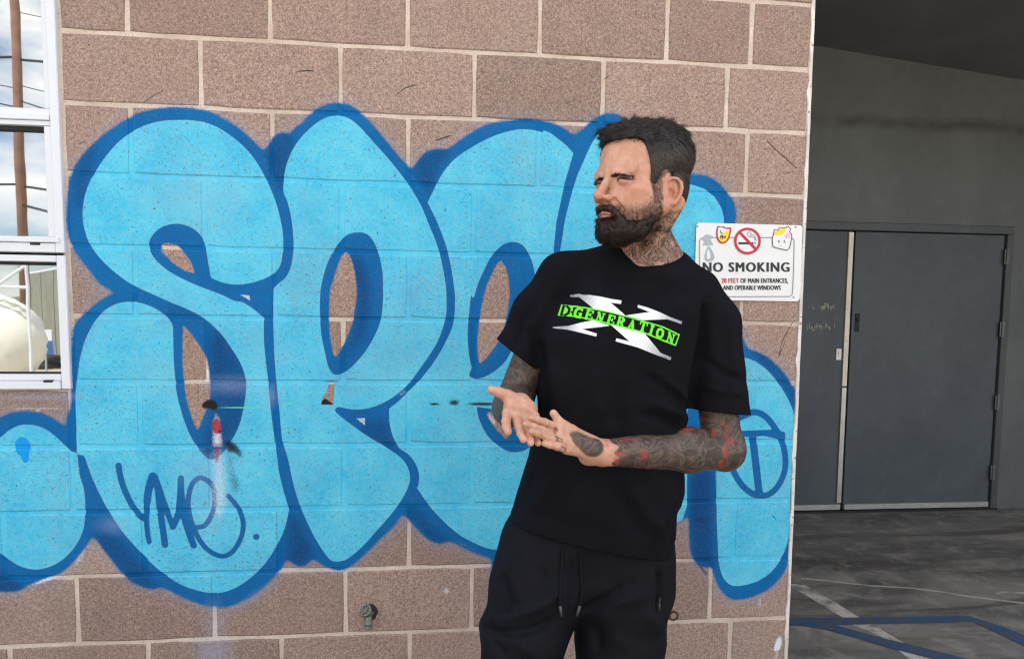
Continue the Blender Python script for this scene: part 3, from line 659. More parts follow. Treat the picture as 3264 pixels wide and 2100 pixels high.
# lock plate, keyhole slot, torn stickers
c = on_y(1960.5, 828, BACK_Y)
bm = bmesh.new(); bm_box(bm, c[0]-.022, c[0]+.022, BACK_Y-.004, BACK_Y+.005, c[2]-.045, c[2]+.045, .002); bm_box(bm, c[0]-.006, c[0]+.006, BACK_Y-.007, BACK_Y-.0038, c[2]-.02, c[2]+.02, .001)
from_bm('lock_plate', loc(bm), M_STEEL, door)
c = on_y(2004, 754, BACK_Y)
bm = bmesh.new(); bm_box(bm, c[0]-.018, c[0]+.018, BACK_Y-.003, BACK_Y+.004, c[2]-.07, c[2]+.07, .002); lathe(bm, [(.0001, .012), (.012, .010), (.012, 0)], 12, (c[0], BACK_Y-.002, c[2]+.02), Matrix.Rotation(math.pi/2, 3, 'X'))
from_bm('keyhole_plate', loc(bm), M_BLACK, door)
M_STK = worn('torn_sticker', lin(160, 156, 142), .60, .74, lin(86, 90, 92))
for (x0, x1, y0, y1) in ((1888, 1952, 709, 724), (1886, 1953, 758, 773)):
    a, b = on_y(x0, y1, BACK_Y), on_y(x1, y0, BACK_Y)
    bm = bmesh.new(); N = 26
    for k in range(N):       # ragged shreds left by a peeled label
        u = k/N; xx = a[0]+(b[0]-a[0])*u; w = (b[0]-a[0])/N*rng.uniform(.5, 1.05); h = (b[2]-a[2])
        zc = a[2]+h*(.5+.25*math.sin(k*.8)); hh = h*rng.uniform(.18, .5)
        if rng.random() < .2: continue
        bm_box(bm, xx, xx+w, BACK_Y+.0022, BACK_Y+.0046, zc-hh, zc+hh)
    from_bm('sticker_scrap', loc(bm), M_STK, door)
box('recess_side_wall', 2.0, 2.112, .2, BACK_Y-.002, 0, 3.6, M_BACK, None, label='dark painted side wall of the recess behind the block corner', cat='wall')
box('recess_end_wall', 8.0, 8.2, .05, BACK_Y-.002, 0, 3.2, M_BACK, None, label='dark painted far end wall of the recess', cat='wall')
t = NT('grey_render'); t.set('Base Color', t.mix(t.noise(t.pos, 2, 5, .6), lin(150, 148, 144), lin(170, 168, 163))).set('Roughness', .9)
bm = bmesh.new(); bm_box(bm, -2.9, 11, .012, 9, 4.601, 5.0); bm_box(bm, -2.9, 2.125, .012, 9, WTOP+.002, 4.6); bm_box(bm, -2.9, 1.99, .21, 9, 0, WTOP); bm_box(bm, -2.9, -2.86, .012, .209, 0, WTOP); bm_box(bm, 1.99, 11, BACK_Y+.31, 9, 0, 4.6); bm_box(bm, 8.21, 11, .05, BACK_Y+.3, 0, 4.6)
from_bm('building_shell', bm, t.m, None, label='plain grey rendered building rising behind and above the block wall', cat='building')

# ------------------------------------------------------------------ window in the block wall
win = empty('window', (0, 0, 0), wall, label='white framed window with stacked reflecting panes')
W0 = lambda dx, dy: on_y(dx, dy, 0.0)
def wbox(name, x0, x1, y0, y1, z0, z1, mat, parent, bevel=.002):
    bm = bmesh.new(); bm_box(bm, x0-1, x1-1, y0, y1, z0, z1, bevel); return from_bm(name, bm, mat, parent)
def glass_material():
    t = NT('window_glass'); n = t.n.new('ShaderNodeBsdfGlossy'); n.inputs['Roughness'].default_value = .012; n.inputs['Color'].default_value = (.76, .79, .80, 1)
    m = t.n.new('ShaderNodeMixShader'); m.inputs[0].default_value = .52
    t.set('Base Color', (.02, .024, .025, 1)).set('Roughness', .05)
    bn = t.n.new('ShaderNodeBump'); bn.inputs['Strength'].default_value = .02; bn.inputs['Distance'].default_value = .01
    t.l.new(t.noise(t.pos, 3.5, 2, .5), bn.inputs['Height']); t.l.new(bn.outputs[0], n.inputs['Normal'])
    t.l.new(t.bsdf.outputs[0], m.inputs[1]); t.l.new(n.outputs[0], m.inputs[2]); t.l.new(m.outputs[0], t.out.inputs['Surface']); return t.m
M_GLASS = glass_material()
zA0, zA1 = W0(60, 254)[2], W0(60, 294)[2]       # bottom of the top pane, top of the middle pane
zB0, zBs, zB1 = W0(60, 553)[2], W0(60, 568)[2], W0(60, 590)[2]
zC1, zC0, zCb = W0(60, 612)[2], W0(60, 874)[2], W0(60, 909)[2]
zCt = W0(60, 595)[2]
xp1, xs1, xo1 = W0(101, 128)[0], W0(118, 200)[0], WIN_X1a
xp2, xs2 = W0(110, 420)[0], W0(126, 420)[0]
xp3, xo3 = W0(141, 740)[0], WIN_X1b
L = WIN_X0
# upper unit
bm = bmesh.new()
bm_box(bm, xs1-1, xo1-1, -.012, .05, zB1, WIN_TOP, .002); bm_box(bm, L-1, xs1-1.0005, -.0115, .05, zB1, zBs, .002); bm_box(bm, L-1, xs1-1.0005, -.0115, .05, WIN_TOP-.05, WIN_TOP, .002)
from_bm('frame', bm, M_WHITE_METAL, win)
bm = bmesh.new()
bm_box(bm, xp1-1, xs1-1.001, -.004, .045, zA0+.001, WIN_TOP-.051, .002); h = (zA1-zA0)
bm_box(bm, L-1, xs1-1.0015, -.006, .045, zA0+h*.38, zA0, .0015)
from_bm('sash', bm, M_WHITE_METAL, win)
bm = bmesh.new(); bm_box(bm, L-1, xs1-1.001, -.014, .046, zA0+h*.70, zA0+h*.39, .0015); bm_box(bm, L-1, xs1-1.001, -.008, .045, zA1-.0, zA0+h*.71, .0015)
bm_box(bm, xp2-1, xs1-.99, -.007, .044, zB0, zA1-.001, .002); bm_box(bm, L-1, xs1-.985, -.016, .045, zBs+.001, zB0-.001, .002)
from_bm('sash', bm, M_WHITE_METAL, win)
wbox('pane', L, xp1, .022, .028, zA0, WIN_TOP-.05, M_GLASS, win, 0)
wbox('pane', L, xp2, .022, .028, zB0, zA1, M_GLASS, win, 0)
wbox('gasket', L, xp2, .008, .0215, zA1-.011, zA1-.0005, M_BLACK, win, 0)
# lower unit
bm = bmesh.new()
bm_box(bm, xp3-1, xo3-1, -.010, .05, zCb, zCt-.0015, .002); bm_box(bm, L-1, xp3-1.0005, -.0105, .05, zC1, zCt-.002, .002); zm = zC0+(zCb-zC0)*.45
bm_box(bm, L-1, xp3-1.0005, -.0095, .05, zm+.001, zC0, .002); bm_box(bm, L-1, xp3-1.0005, -.016, .05, zCb, zm, .002)
from_bm('frame', bm, M_WHITE_METAL, win)
wbox('pane', L, xp3, .022, .028, zC0, zC1, M_GLASS, win, 0)
wbox('gasket', L, xp3, .006, .0215, zC1-.007, zC1-.0005, M_BLACK, win, 0); wbox('gasket', L, xp3, .006, .0215, zC0+.0005, zC0+.005, M_BLACK, win, 0)
for (x0, x1, y, yy) in ((76, 99, 571, -.0125), (109, 130, 890, -.0172)):
    a, b = W0(x0, y), W0(x1, y); wbox('weep_slot', a[0], b[0], yy, .0, a[2]-.0035, a[2]+.0035, M_BLACK, win, 0)
wbox('wall_gap', L, xo3, .01, .05, zB1-.004, zB1+.004, M_BLACK, win, 0)

# ------------------------------------------------------------------ no smoking sign
sx = lambda x, y: on_y(1598.9+x/6.998, 498.75+y/6.998, -.006)
sgn = empty('no_smoking_sign', tuple(sx(1050, 800)), label='white metal NO SMOKING sign with stickers, screwed to the block wall', cat='sign')
SO = Vector(sgn.location)
M_SIGN = simple('white_enamel', lin(226, 226, 226), .35, 0, .025, 30)
def flat(col, rough=.5):
    return simple('ink', lin(*col), rough, 0, .06, 40)
M_INK, M_RED, M_GREYINK, M_YEL, M_PINK, M_SILV = flat((26, 26, 30)), flat((186, 34, 62)), flat((140, 138, 142)), flat((240, 208, 50)), flat((236, 176, 214)), flat((164, 172, 180))
a, b = sx(208, 152), sx(1892, 1440); x0, x1, z1, z0 = a[0], b[0], a[2], b[2]
r = .012; cs = []
for cx, cz, a0 in ((x1-r, z1-r, 0), (x0+r, z1-r, 90), (x0+r, z0+r, 180), (x1-r, z0+r, 270)):
    for k in range(6):
        q = math.radians(a0+k*18); cs.append((cx+r*math.cos(q)-SO.x, cz+r*math.sin(q)-SO.z))
bm = bmesh.new(); bm_prism(bm, cs, 0, .0028); from_bm('sign_plate', bm, M_SIGN, sgn)
def sgn_poly(name, pts, mat, lift, parent=sgn, th=.0006):
    P = [sx(*p) for p in pts]; bm = bmesh.new()
    bm_prism(bm, [(p[0]-SO.x, p[2]-SO.z) for p in P], -lift, -lift+th); return from_bm(name, bm, mat, parent)
def band_pts(pts, w):
    P = np.array(pts, float); T = np.gradient(P, axis=0); T /= np.linalg.norm(T, axis=1)[:, None]+1e-9; N = np.stack([-T[:, 1], T[:, 0]], 1)
    return [tuple(q) for q in np.vstack([P+N*w/2, (P-N*w/2)[::-1]])]
def sgn_line(name, pts, w, mat, lift, closed=False):
    bm = bmesh.new()
    P = np.array(pts, float)
    if closed: P = np.vstack([P, P[:1]])
    T = np.gradient(P, axis=0)
    if closed: T[0] = T[-1] = P[1]-P[-2]
    T /= np.linalg.norm(T, axis=1)[:, None]+1e-9; N = np.stack([-T[:, 1], T[:, 0]], 1)
    A = [sx(*p) for p in P+N*w/2]; B = [sx(*p) for p in P-N*w/2]
    va = [bm.verts.new((p[0]-SO.x, -lift, p[2]-SO.z)) for p in A]; vb = [bm.verts.new((p[0]-SO.x, -lift, p[2]-SO.z)) for p in B]
    for i in range(len(va)-1): bm.faces.new((va[i], va[i+1], vb[i+1], vb[i]))
    return from_bm(name, bm, mat, sgn)
circ = lambda cx, cy, r, n=40, e=1.0: [(cx+r*math.cos(2*math.pi*k/n), cy+r*e*math.sin(2*math.pi*k/n)) for k in range(n)]
sgn_line('border_line', [(255, 1300), (252, 460), (275, 415), (320, 397), (1740, 397), (1785, 415), (1803, 450), (1790, 1000), (1775, 1290), (1765, 1335), (1725, 1360), (300, 1365), (265, 1345)], 15, M_GREYINK, .0010, True)
sgn_poly('symbol_disc', circ(1035, 455, 200), M_SIGN, .0014)
sgn_poly('cigarette', [(888, 474), (1130, 474), (1130, 508), (888, 508)], M_INK, .0020); sgn_poly('cigarette_end', [(1140, 474), (1172, 474), (1172, 500), (1140, 500)], M_GREYINK, .0020)
sgn_line('smoke_mark', spline([(1160, 450), (1150, 400), (1110, 390), (1060, 380), (1030, 340), (1060, 305), (1095, 330), (1085, 365), (1130, 350), (1165, 400), (1178, 450)], 4, False), 12, M_GREYINK, .0020)
sgn_line('red_ring', circ(1035, 455, 198), 40, M_RED, .0026, True)
sgn_poly('red_bar', [(915, 290), (1190, 575), (1160, 610), (885, 320)], M_RED, .0027)
def text_mesh(name, s, x0, x1, ytop, ybase, mat, lift, bold=0.0, heavy=0.0):
    cu = bpy.data.curves.new(name, 'FONT'); cu.body = s; cu.size = 1.0; cu.offset = bold; cu.space_character = 1.0+bold*6+heavy*90; cu.resolution_u = 3
    o = bpy.data.objects.new(name, cu); COL.objects.link(o); bpy.context.view_layer.update()
    me = bpy.data.meshes.new_from_object(o.evaluated_get(bpy.context.evaluated_depsgraph_get()))
    bpy.data.objects.remove(o); co = np.zeros(len(me.vertices)*3, np.float32); me.vertices.foreach_get('co', co); co = co.reshape(-1, 3)
    mnx, mxx = co[:, 0].min(), co[:, 0].max(); H = .729+bold
    out = np.zeros_like(co)
    for i, (x, y, _) in enumerate(co):
        p = sx(x0+(x-mnx)/(mxx-mnx)*(x1-x0), ybase+(ytop-ybase)*y/H); out[i] = (p[0]-SO.x, -lift, p[2]-SO.z)
    fs = [list(p.vertices) for p in me.polygons]; vs_, ff = [], []
    for k, dx in enumerate((0.0,) if not heavy else (-heavy, -heavy/2, 0.0, heavy/2, heavy)):      # strokes laid side by side make the heavy weight
        ff += [[q+len(vs_) for q in f] for f in fs]; vs_ += [(p[0]+dx, p[1]-.00004*k, p[2]) for p in out]
    m2 = bpy.data.meshes.new(name); m2.from_pydata(vs_, [], ff); m2.update()
    return link_mesh(name, m2, mat, sgn)
text_mesh('lettering', 'NO SMOKING', 315, 1718, 795, 955, M_INK, .0012, .0, .0020)
text_mesh('lettering', '20 FEET', 615, 895, 1058, 1138, M_RED, .0012, .0, .0007)
text_mesh('lettering', 'OF MAIN ENTRANCES,', 925, 1698, 1058, 1138, M_INK, .0012, .0, .0007)
text_mesh('lettering', 'AND OPERABLE WINDOWS', 640, 1580, 1176, 1252, M_INK, .0012, .0, .0007)
# stickers: a small shield, a doodled face, a grey drop under a blot
sgn_poly('shield_sticker', spline([(553, 205), (600, 222), (650, 215), (690, 240), (770, 235), (760, 330), (735, 420), (690, 475), (630, 498), (565, 470), (532, 400), (525, 300), (540, 240)], 2), M_RED, .0016)
sgn_poly('shield_field', [(565, 230), (640, 240), (690, 262), (745, 260), (735, 330), (715, 400), (680, 450), (630, 470), (580, 445), (552, 395), (548, 300)], M_SIGN, .0022)
sgn_poly('shield_flame', [(735, 275), (732, 340), (712, 405), (680, 452), (630, 474), (580, 448), (552, 395), (600, 350), (650, 325), (690, 290)], M_YEL, .0026)
for pts in ([(590, 420), (600, 360), (618, 400)], [(622, 430), (628, 365), (645, 405)], [(655, 415), (668, 370), (675, 400)], [(600, 280), (590, 310), (620, 325), (612, 345)]): sgn_line('shield_stroke', spline(pts, 3, False), 12, M_INK, .0030)
face = [(1475, 265), (1530, 285), (1560, 232), (1640, 240), (1700, 215), (1745, 262), (1720, 300), (1760, 350), (1755, 420), (1725, 560), (1690, 605), (1560, 580), (1450, 545), (1440, 420), (1465, 330)]
sgn_poly('face_sticker', face, M_SIGN, .0016)
sgn_poly('yellow_patch', [(1480, 290), (1530, 300), (1565, 245), (1640, 250), (1690, 230), (1650, 300), (1600, 355), (1480, 365)], M_YEL, .0022); sgn_poly('pink_patch', [(1650, 340), (1700, 318), (1735, 345), (1725, 400), (1660, 410), (1640, 375)], M_PINK, .0022)
sgn_line('face_outline', face, 11, M_INK, .0026, True)
for cx in (1550, 1640): sgn_poly('dot', circ(cx, 462, 13, 10, 1.9), M_GREYINK, .0026)
sgn_poly('dot', circ(1580, 535, 8, 8), M_GREYINK, .0026)
sgn_poly('grey_blot', spline([(300, 420), (340, 360), (400, 350), (465, 375), (470, 400), (430, 440), (475, 515), (310, 518), (340, 480), (325, 450)], 2), M_SILV, .0016)
sgn_poly('grey_drop', spline([(395, 545), (430, 560), (490, 680), (490, 745), (440, 780), (360, 780), (340, 720), (355, 640)], 2), M_SILV, .0016); sgn_poly('drop_centre', spline([(395, 590), (425, 660), (430, 730), (390, 755), (368, 720), (375, 650)], 2), M_SIGN, .0022)
for p in ((222, 215), (1825, 225), (1793, 1370), (235, 1385)):
    q = sx(*p); bm = bmesh.new(); lathe(bm, [(.0032, 0), (.003, .0012), (.0015, .0018)], 10, (q[0]-SO.x, 0, q[2]-SO.z), Matrix.Rotation(math.pi/2, 3, 'X')); from_bm('screw', bm, M_GREYINK, sgn)

# ------------------------------------------------------------------ garden tap and pipe stub
M_TAP = simple('weathered_brass', lin(118, 120, 112), .5, .75, .3, 60, .3, 300)
M_HOLE = simple('dark_grout_hole', lin(52, 46, 44), .95, 0, .3, 90)
tp = on_y(863, 1430, 0); tap = empty('garden_tap', (tp[0], 0, tp[2]), label='small weathered metal hose tap sticking out of the block wall', cat='tap')
RX = Matrix.Rotation(math.pi/2, 3, 'X')
bm = bmesh.new(); N = 18
ring = [(.0235*(1+.15*rng.uniform(-1, 1))*math.cos(2*math.pi*k/N)+.003, .030*(1+.12*rng.uniform(-1, 1))*math.sin(2*math.pi*k/N)) for k in range(N)]
bm_prism(bm, ring, -.0015, .004); from_bm('grout_ring', bm, M_HOLE, tap)
bm = bmesh.new(); bm_tube(bm, [(0, .01, .002), (0, -.022, .001), (.001, -.038, -.006), (.002, -.046, -.020)], [.0115, .0115, .0125, .0115], 14); lathe(bm, [(.013, 0), (.0155, .001), (.0155, .008), (.013, .009)], 6, (0, -.010, .001), RX)
from_bm('tap_body', bm, M_TAP, tap, smooth=False)
bm = bmesh.new()
prof = [(.0085, .0), (.0135, .0), (.0135, -.004), (.0122, -.005), (.0135, -.007), (.0122, -.009), (.0135, -.011), (.0135, -.016), (.0095, -.016), (.0085, -.006)]
lathe(bm, prof, 16, (.003, -.047, -.019), Matrix.Rotation(math.radians(-28), 3, 'X')); from_bm('hose_thread', bm, M_TAP, tap)
bm = bmesh.new(); T = Matrix.Rotation(math.radians(42), 3, 'X') @ Matrix.Rotation(math.radians(-20), 3, 'Y')
lathe(bm, [(.009, 0), (.010, .006), (.007, .010), (.004, .022)], 12, (-.001, -.024, .006), T); from_bm('bonnet', bm, M_TAP, tap)
hc = Vector((-.001, -.024, .006)) + T @ Vector((0, 0, .022)); bm = bmesh.new()
ringp = [hc + T @ Vector((.018*math.cos(2*math.pi*k/20), .018*math.sin(2*math.pi*k/20), 0)) for k in range(21)]
bm_tube(bm, ringp, .0036, 6)
for k in range(4):
    d = Vector((.018*math.cos(math.pi*k/4), .018*math.sin(math.pi*k/4), 0)); bm_tube(bm, [hc+T @ d, hc-T @ d], .0030, 6)
from_bm('tap_handle', bm, M_TAP, tap)
pp = on_y(1574.5, 1438, 0); stub = empty('pipe_stub', (pp[0], 0, pp[2]), label='short rusty pipe end set in the wall by the black trousers', cat='pipe')
bm = bmesh.new(); lathe(bm, [(.0115, -.006), (.0115, .004), (.0165, .0045), (.0175, .002), (.0175, -.004)], 18, (0, 0, 0), RX); from_bm('pipe_rim', bm, simple('rusty_pipe', lin(74, 52, 40), .9, .1, .35, 80), stub)
bm = bmesh.new(); lathe(bm, [(.0001, .0012), (.0118, .0008), (.012, -.002)], 16, (0, 0, 0), RX); from_bm('grout_plug', bm, simple('grout', lin(150, 128, 112), .95, 0, .2, 150), stub)

# ------------------------------------------------------------------ across the lot, behind the camera: what the panes mirror
def mirror_pt(dx, dy, dist):
    """where the reflection seen at this spot of a pane comes from, at a depth in front of the wall"""
    d = px_ray(dx, dy); t0 = (.022-CAM[1])/d[1]; q = CAM+t0*d; r_ = np.array([d[0], -d[1], d[2]]); return q+r_*(dist/d[1])
M_POLE = simple('creosoted_pole', lin(132, 96, 76), .9, 0, .25, 3); M_CABLE = simple('cable', (.02, .02, .022), .6)
pA = mirror_pt(40, 300, 17.0); PX, PY = pA[0], pA[1]
pole = empty('utility_pole', (PX, PY, 0), label='brown wooden utility pole mirrored in the window', cat='pole')
bm = bmesh.new(); bm_tube(bm, [(0, 0, 0), (.04, 0, 6), (.12, 0, 13.5)], [.125, .115, .09], 14); from_bm('shaft', bm, M_POLE, pole, smooth=True)
for z, w in ((12.6, 1.3), (11.7, 1.0)):
    bm = bmesh.new(); bm_box(bm, -w, w, -.06, .06, z-.07, z+.07, .01); from_bm('crossarm', bm, M_POLE, pole)
    for k in (-.9, -.5, .5, .9):
        bm = bmesh.new(); lathe(bm, [(.03, 0), (.05, .03), (.03, .06), (.05, .09), (.02, .13)], 10, (k*w, 0, z+.07)); from_bm('insulator', bm, M_SILV, pole)
bm = bmesh.new(); lathe(bm, [(.05, 0), (.19, .02), (.20, .7), (.06, .76)], 14, (.42, .1, 10.2)); from_bm('transformer', bm, M_SILV, pole)
def cable(lab, z0, x1, y1, z1, sag, r=.022):
    pts = [(PX+(x1-PX)*u, PY+(y1-PY)*u, z0+(z1-z0)*u-sag*4*u*(1-u)) for u in np.linspace(0, 1, 14)]
    tube('overhead_cable', pts, r*.62, M_CABLE, None, 6, label=lab, cat='cable', group='overhead cables on the utility pole')
for c_ in (('thick level cable crossing the pole in the top pane, right of it', 8.1, PX+14, PY+1, 7.7, .15, .06), ('thick level cable crossing the pole in the top pane, left of it', 8.15, PX-14, PY-1, 8.6, .15, .06),
           ('thin cable falling steeply from the pole under the thick level one', 7.5, PX+12, PY+2, 5.4, .3, .02), ('thin cable rising to the left in the top pane', 7.4, PX-12, PY+3, 9.6, .3, .022),
           ('lowest cable leaving the pole in the top pane, falling to the right', 7.1, PX+10, PY+4, 4.6, .3, .03), ('second cable rising to the left in the top pane, lower and thicker', 6.9, PX-9, PY+5, 9.0, .3, .03),
           ('thick cable right of the pole in the middle pane, almost level', 4.95, PX+14, PY+2, 4.0, .25, .05), ('thick cable left of the pole in the middle pane', 5.0, PX-14, PY-1, 5.2, .2, .05),
           ('sloping cable below the level one in the middle pane', 4.5, PX+8, PY+5, 2.6, .1, .05), ('thin high cable near the crossarm, right of the pole', 9.3, PX+14, PY-2, 8.6, .3, .02)):
    cable(*c_)
# corrugated fence, blue bin, tarpaulin, placard
M_FENCE = simple('pale_corrugated_metal', lin(142, 142, 128), .6, .2, .12, .8)
fa, fb = mirror_pt(70, 700, 27.0), mirror_pt(190, 700, 22.0)
fz = 3.4
fence = empty('corrugated_fence', (fa[0], fa[1], 0), label='pale corrugated metal fence across the lot, mirrored in the lower pane', cat='fence')
n = 160; d = (fb-fa); d[2] = 0; L_ = np.linalg.norm(d); d /= L_; nn = np.array([-d[1], d[0], 0])
nsh = 6
for q in range(nsh):
    bm = bmesh.new(); prev = None
    for k in range(28):
        u = (q+k/27)/nsh*L_*1.6; o = .035*(1 if (k//2) % 2 else -1); p = d*u+nn*o
        row = [bm.verts.new((p[0], p[1], .05)), bm.verts.new((p[0], p[1], fz))]
        if prev: bm.faces.new((prev[0], row[0], row[1], prev[1]))
        prev = row
    from_bm('fence_panel', bm, M_FENCE, fence)
bm = bmesh.new(); bm_tube(bm, [(*(d*0)[:2], fz+.03), (*(d*L_*1.6)[:2], fz+.03)], .05, 6); from_bm('fence_cap', bm, M_WHITE_METAL, fence)
bp = mirror_pt(134, 868, 0.1); bpt = mirror_pt(131, 845, 25.0); bpt[2] = 0
bn = empty('blue_bin', tuple(bpt), label='blue wheeled bin by the fence, mirrored in the lower pane', cat='bin')
M_BLUE = simple('blue_plastic', lin(48, 92, 150), .5)
bm = bmesh.new(); bm_prism(bm, [(-.26, .08), (.26, .08), (.32, 1.0), (-.32, 1.0)], -.32, .32); from_bm('bin_body', bm, M_BLUE, bn)
bm = bmesh.new(); bm_box(bm, -.36, .36, -.38, .36, 1.002, 1.06, .02); from_bm('lid', bm, M_BLUE, bn)
for s in (-1, 1):
    bm = bmesh.new(); lathe(bm, [(.10, -.03), (.11, -.02), (.11, .02), (.10, .03)], 14, (s*.25, -.33, .11), Matrix.Rotation(math.pi/2, 3, 'Y')); from_bm('wheel', bm, M_BLACK, bn)
tc = mirror_pt(10, 880, 14.0); tc = mirror_pt(-22, 860, 15.0); R_ = 1.04
tarp = empty('covered_boat', (tc[0], tc[1], 0), label='big round load under a cream white tarpaulin, mirrored in the lower pane', cat='tarpaulin')
t = NT('white_tarpaulin'); t.set('Base Color', t.mix(t.noise(t.pos, 2.5, 4, .6), lin(226, 222, 206), lin(240, 238, 226))).set('Roughness', .7)
bm = bmesh.new(); rings = []
for i in range(15):
    a = math.pi*i/14; ring = []
    for k in range(28):
        b = 2*math.pi*k/28; rr = R_*(1+.03*math.sin(5*b+i)+.03*math.sin(9*b+2.3*i)+.02*math.sin(14*b-3*i))
        ring.append(bm.verts.new((rr*1.15*math.sin(a)*math.cos(b), rr*.8*math.sin(a)*math.sin(b), 1.06+rr*math.cos(a))))
    rings.append(ring)
for i in range(14):
    for k in range(28): bm.faces.new((rings[i][k], rings[i][(k+1) % 28], rings[i+1][(k+1) % 28], rings[i+1][k]))
bmesh.ops.remove_doubles(bm, verts=bm.verts, dist=.001)
from_bm('tarp', bm, t.m, tarp, smooth=True)
for p, q in (((-1.7, .7, 0), (-1.7, .7, 3.0)), ((1.28, .7, 0), (1.28, .7, 2.95)), ((-1.7, .7, 2.75), (1.28, .7, 2.75)), ((-1.7, .7, 2.25), (1.28, .7, 2.25)), ((-.2, .7, 2.25), (.6, .7, 2.75)), ((.6, .7, 2.25), (1.28, .7, 2.75))):
    bm = bmesh.new(); bm_tube(bm, [p, q], .035, 8); from_bm('frame_pole', bm, M_WHITE_METAL, tarp)
pc = mirror_pt(104, 783, 19.0)
plq = empty('placard', (pc[0], pc[1], 0), label='small white placard on a post by the blue bin', cat='sign')
bm = bmesh.new(); bm_box(bm, -.22, .22, 0, .02, pc[2]-.16, pc[2]+.16); from_bm('board', bm, M_WHITE_METAL, plq); bm = bmesh.new(); bm_tube(bm, [(0, -.02, 0), (0, -.02, pc[2]+.2)], .025, 8); from_bm('post', bm, M_SILV, plq)
ck = mirror_pt(112, 838, 21.5)
junk = empty('scrap_heap', (ck[0], ck[1], 0), label='dark pile of tyres and a crate between the tarpaulin and the blue bin', cat='scrap')
for i_, (x_, y_, z_) in enumerate(((0, 0, .12), (.1, .05, .34), (-.75, .1, .12), (.7, -.2, .12))):
    bm = bmesh.new(); ring = []
    for k in range(20):
        a_ = 2*math.pi*k/20; ring.append([bm.verts.new((x_+(.30+.10*math.cos(b_))*math.cos(a_), y_+(.30+.10*math.cos(b_))*math.sin(a_), z_+.10*math.sin(b_))) for b_ in [math.pi*q/4 for q in range(8)]])
    for k in range(20):
        for q in range(8): bm.faces.new((ring[k][q], ring[(k+1) % 20][q], ring[(k+1) % 20][(q+1) % 8], ring[k][(q+1) % 8]))
    from_bm('tyre', bm, M_BLACK, junk, smooth=True)
bm = bmesh.new(); bm_box(bm, -.95, -.45, -.5, -.1, 0, .7, .02); from_bm('crate', bm, M_POLE, junk)
# far hillside with pale houses
t = NT('dry_hillside'); t.set('Base Color', t.mix(t.maprange(t.noise(t.pos, .12, 6, .7), .4, .62), lin(120, 116, 92), lin(84, 92, 72))).set('Roughness', 1.0)
bm = bmesh.new(); prev = None
for i in range(41):
    x = -120+i*6.0; h = 7.6+2.0*math.sin(i*.45)+1.2*math.sin(i*1.1+1)
    row = [bm.verts.new((x, -60, -.5)), bm.verts.new((x, -80, h*.55)), bm.verts.new((x, -105, h)), bm.verts.new((x, -140, h*.4-2))]
    if prev:
        for k in range(3): bm.faces.new((prev[k], row[k], row[k+1], prev[k+1]))
    prev = row
from_bm('hillside', bm, t.m, None, smooth=True, kind='structure')
for i in range(4):
    hx, hy = -34+i*7.2+rng.uniform(-1, 1), -82-rng.uniform(0, 8); w, hgt = rng.uniform(2.4, 4), rng.uniform(2.4, 3.6)
    hs = empty('hill_house', (hx, hy, 4.6), label='pale house on the far hillside, only mirrored in the panes', cat='house', group='pale houses on the hillside')
    bm = bmesh.new(); bm_box(bm, -w, w, -3, 3, -2.5, hgt); from_bm('house_wall', bm, simple('stucco', lin(220-i*3, 206, 182), .9), hs)
    bm = bmesh.new(); bm_prism(bm, [(-w-.3, hgt), (w+.3, hgt), (0, hgt+1.5)], -3.3, 3.3); from_bm('roof', bm, simple('roof', lin(150, 96, 78), .9), hs)
    for k in (-.5, .5):
        bm = bmesh.new(); bm_box(bm, k*w-.4, k*w+.4, 3.0, 3.05, 1.0, 2.0); from_bm('house_window', bm, M_BLACK, hs)
# ------------------------------------------------------------------ the man: shapes grown from blended distance fields
EX = np.array([math.cos(YAW), -math.sin(YAW), 0]); EY = np.array([math.sin(YAW), math.cos(YAW), 0]); PD = 1.5
def pp(dx, dy, yo=0.0):
    """spot of the photograph at a distance yo in front of or behind the man's own upright plane, in his frame"""
    d = px_ray(dx, dy); t = (PD+yo)/(d@EY); q = t*d; return np.array([q@EX, yo, q[2]+CAM[2]])
def _n(v): return np.sqrt((v*v).sum(-1))
def sph(p, c, r): return _n(p-np.asarray(c, np.float32))-r
def ell(p, c, r, R=None):
    q = p-np.asarray(c, np.float32)
    if R is not None: q = q @ np.asarray(R, np.float32).T
    r = np.asarray(r, np.float32); k0 = _n(q/r); k1 = _n(q/(r*r))
    return k0*(k0-1.0)/np.maximum(k1, 1e-6)
def cone(p, a, b, ra, rb):
    a, b = np.asarray(a, np.float32), np.asarray(b, np.float32); ba = b-a; pa = p-a
    t = np.clip((pa@ba)/(ba@ba), 0, 1); return _n(pa-t[:, None]*ba)-(ra+(rb-ra)*t)
def chain(p, pts, rads, k=0.0):
    d = None
    for i in range(len(pts)-1):
        c = cone(p, pts[i], pts[i+1], rads[i], rads[i+1]); d = c if d is None else (smin(d, c, k) if k else np.minimum(d, c))
    return d
def smin(a, b, k):
    h = np.clip(.5+.5*(b-a)/k, 0, 1); return b+(a-b)*h-k*h*(1-h)
def smax(a, b, k): return -smin(-a, -b, k)
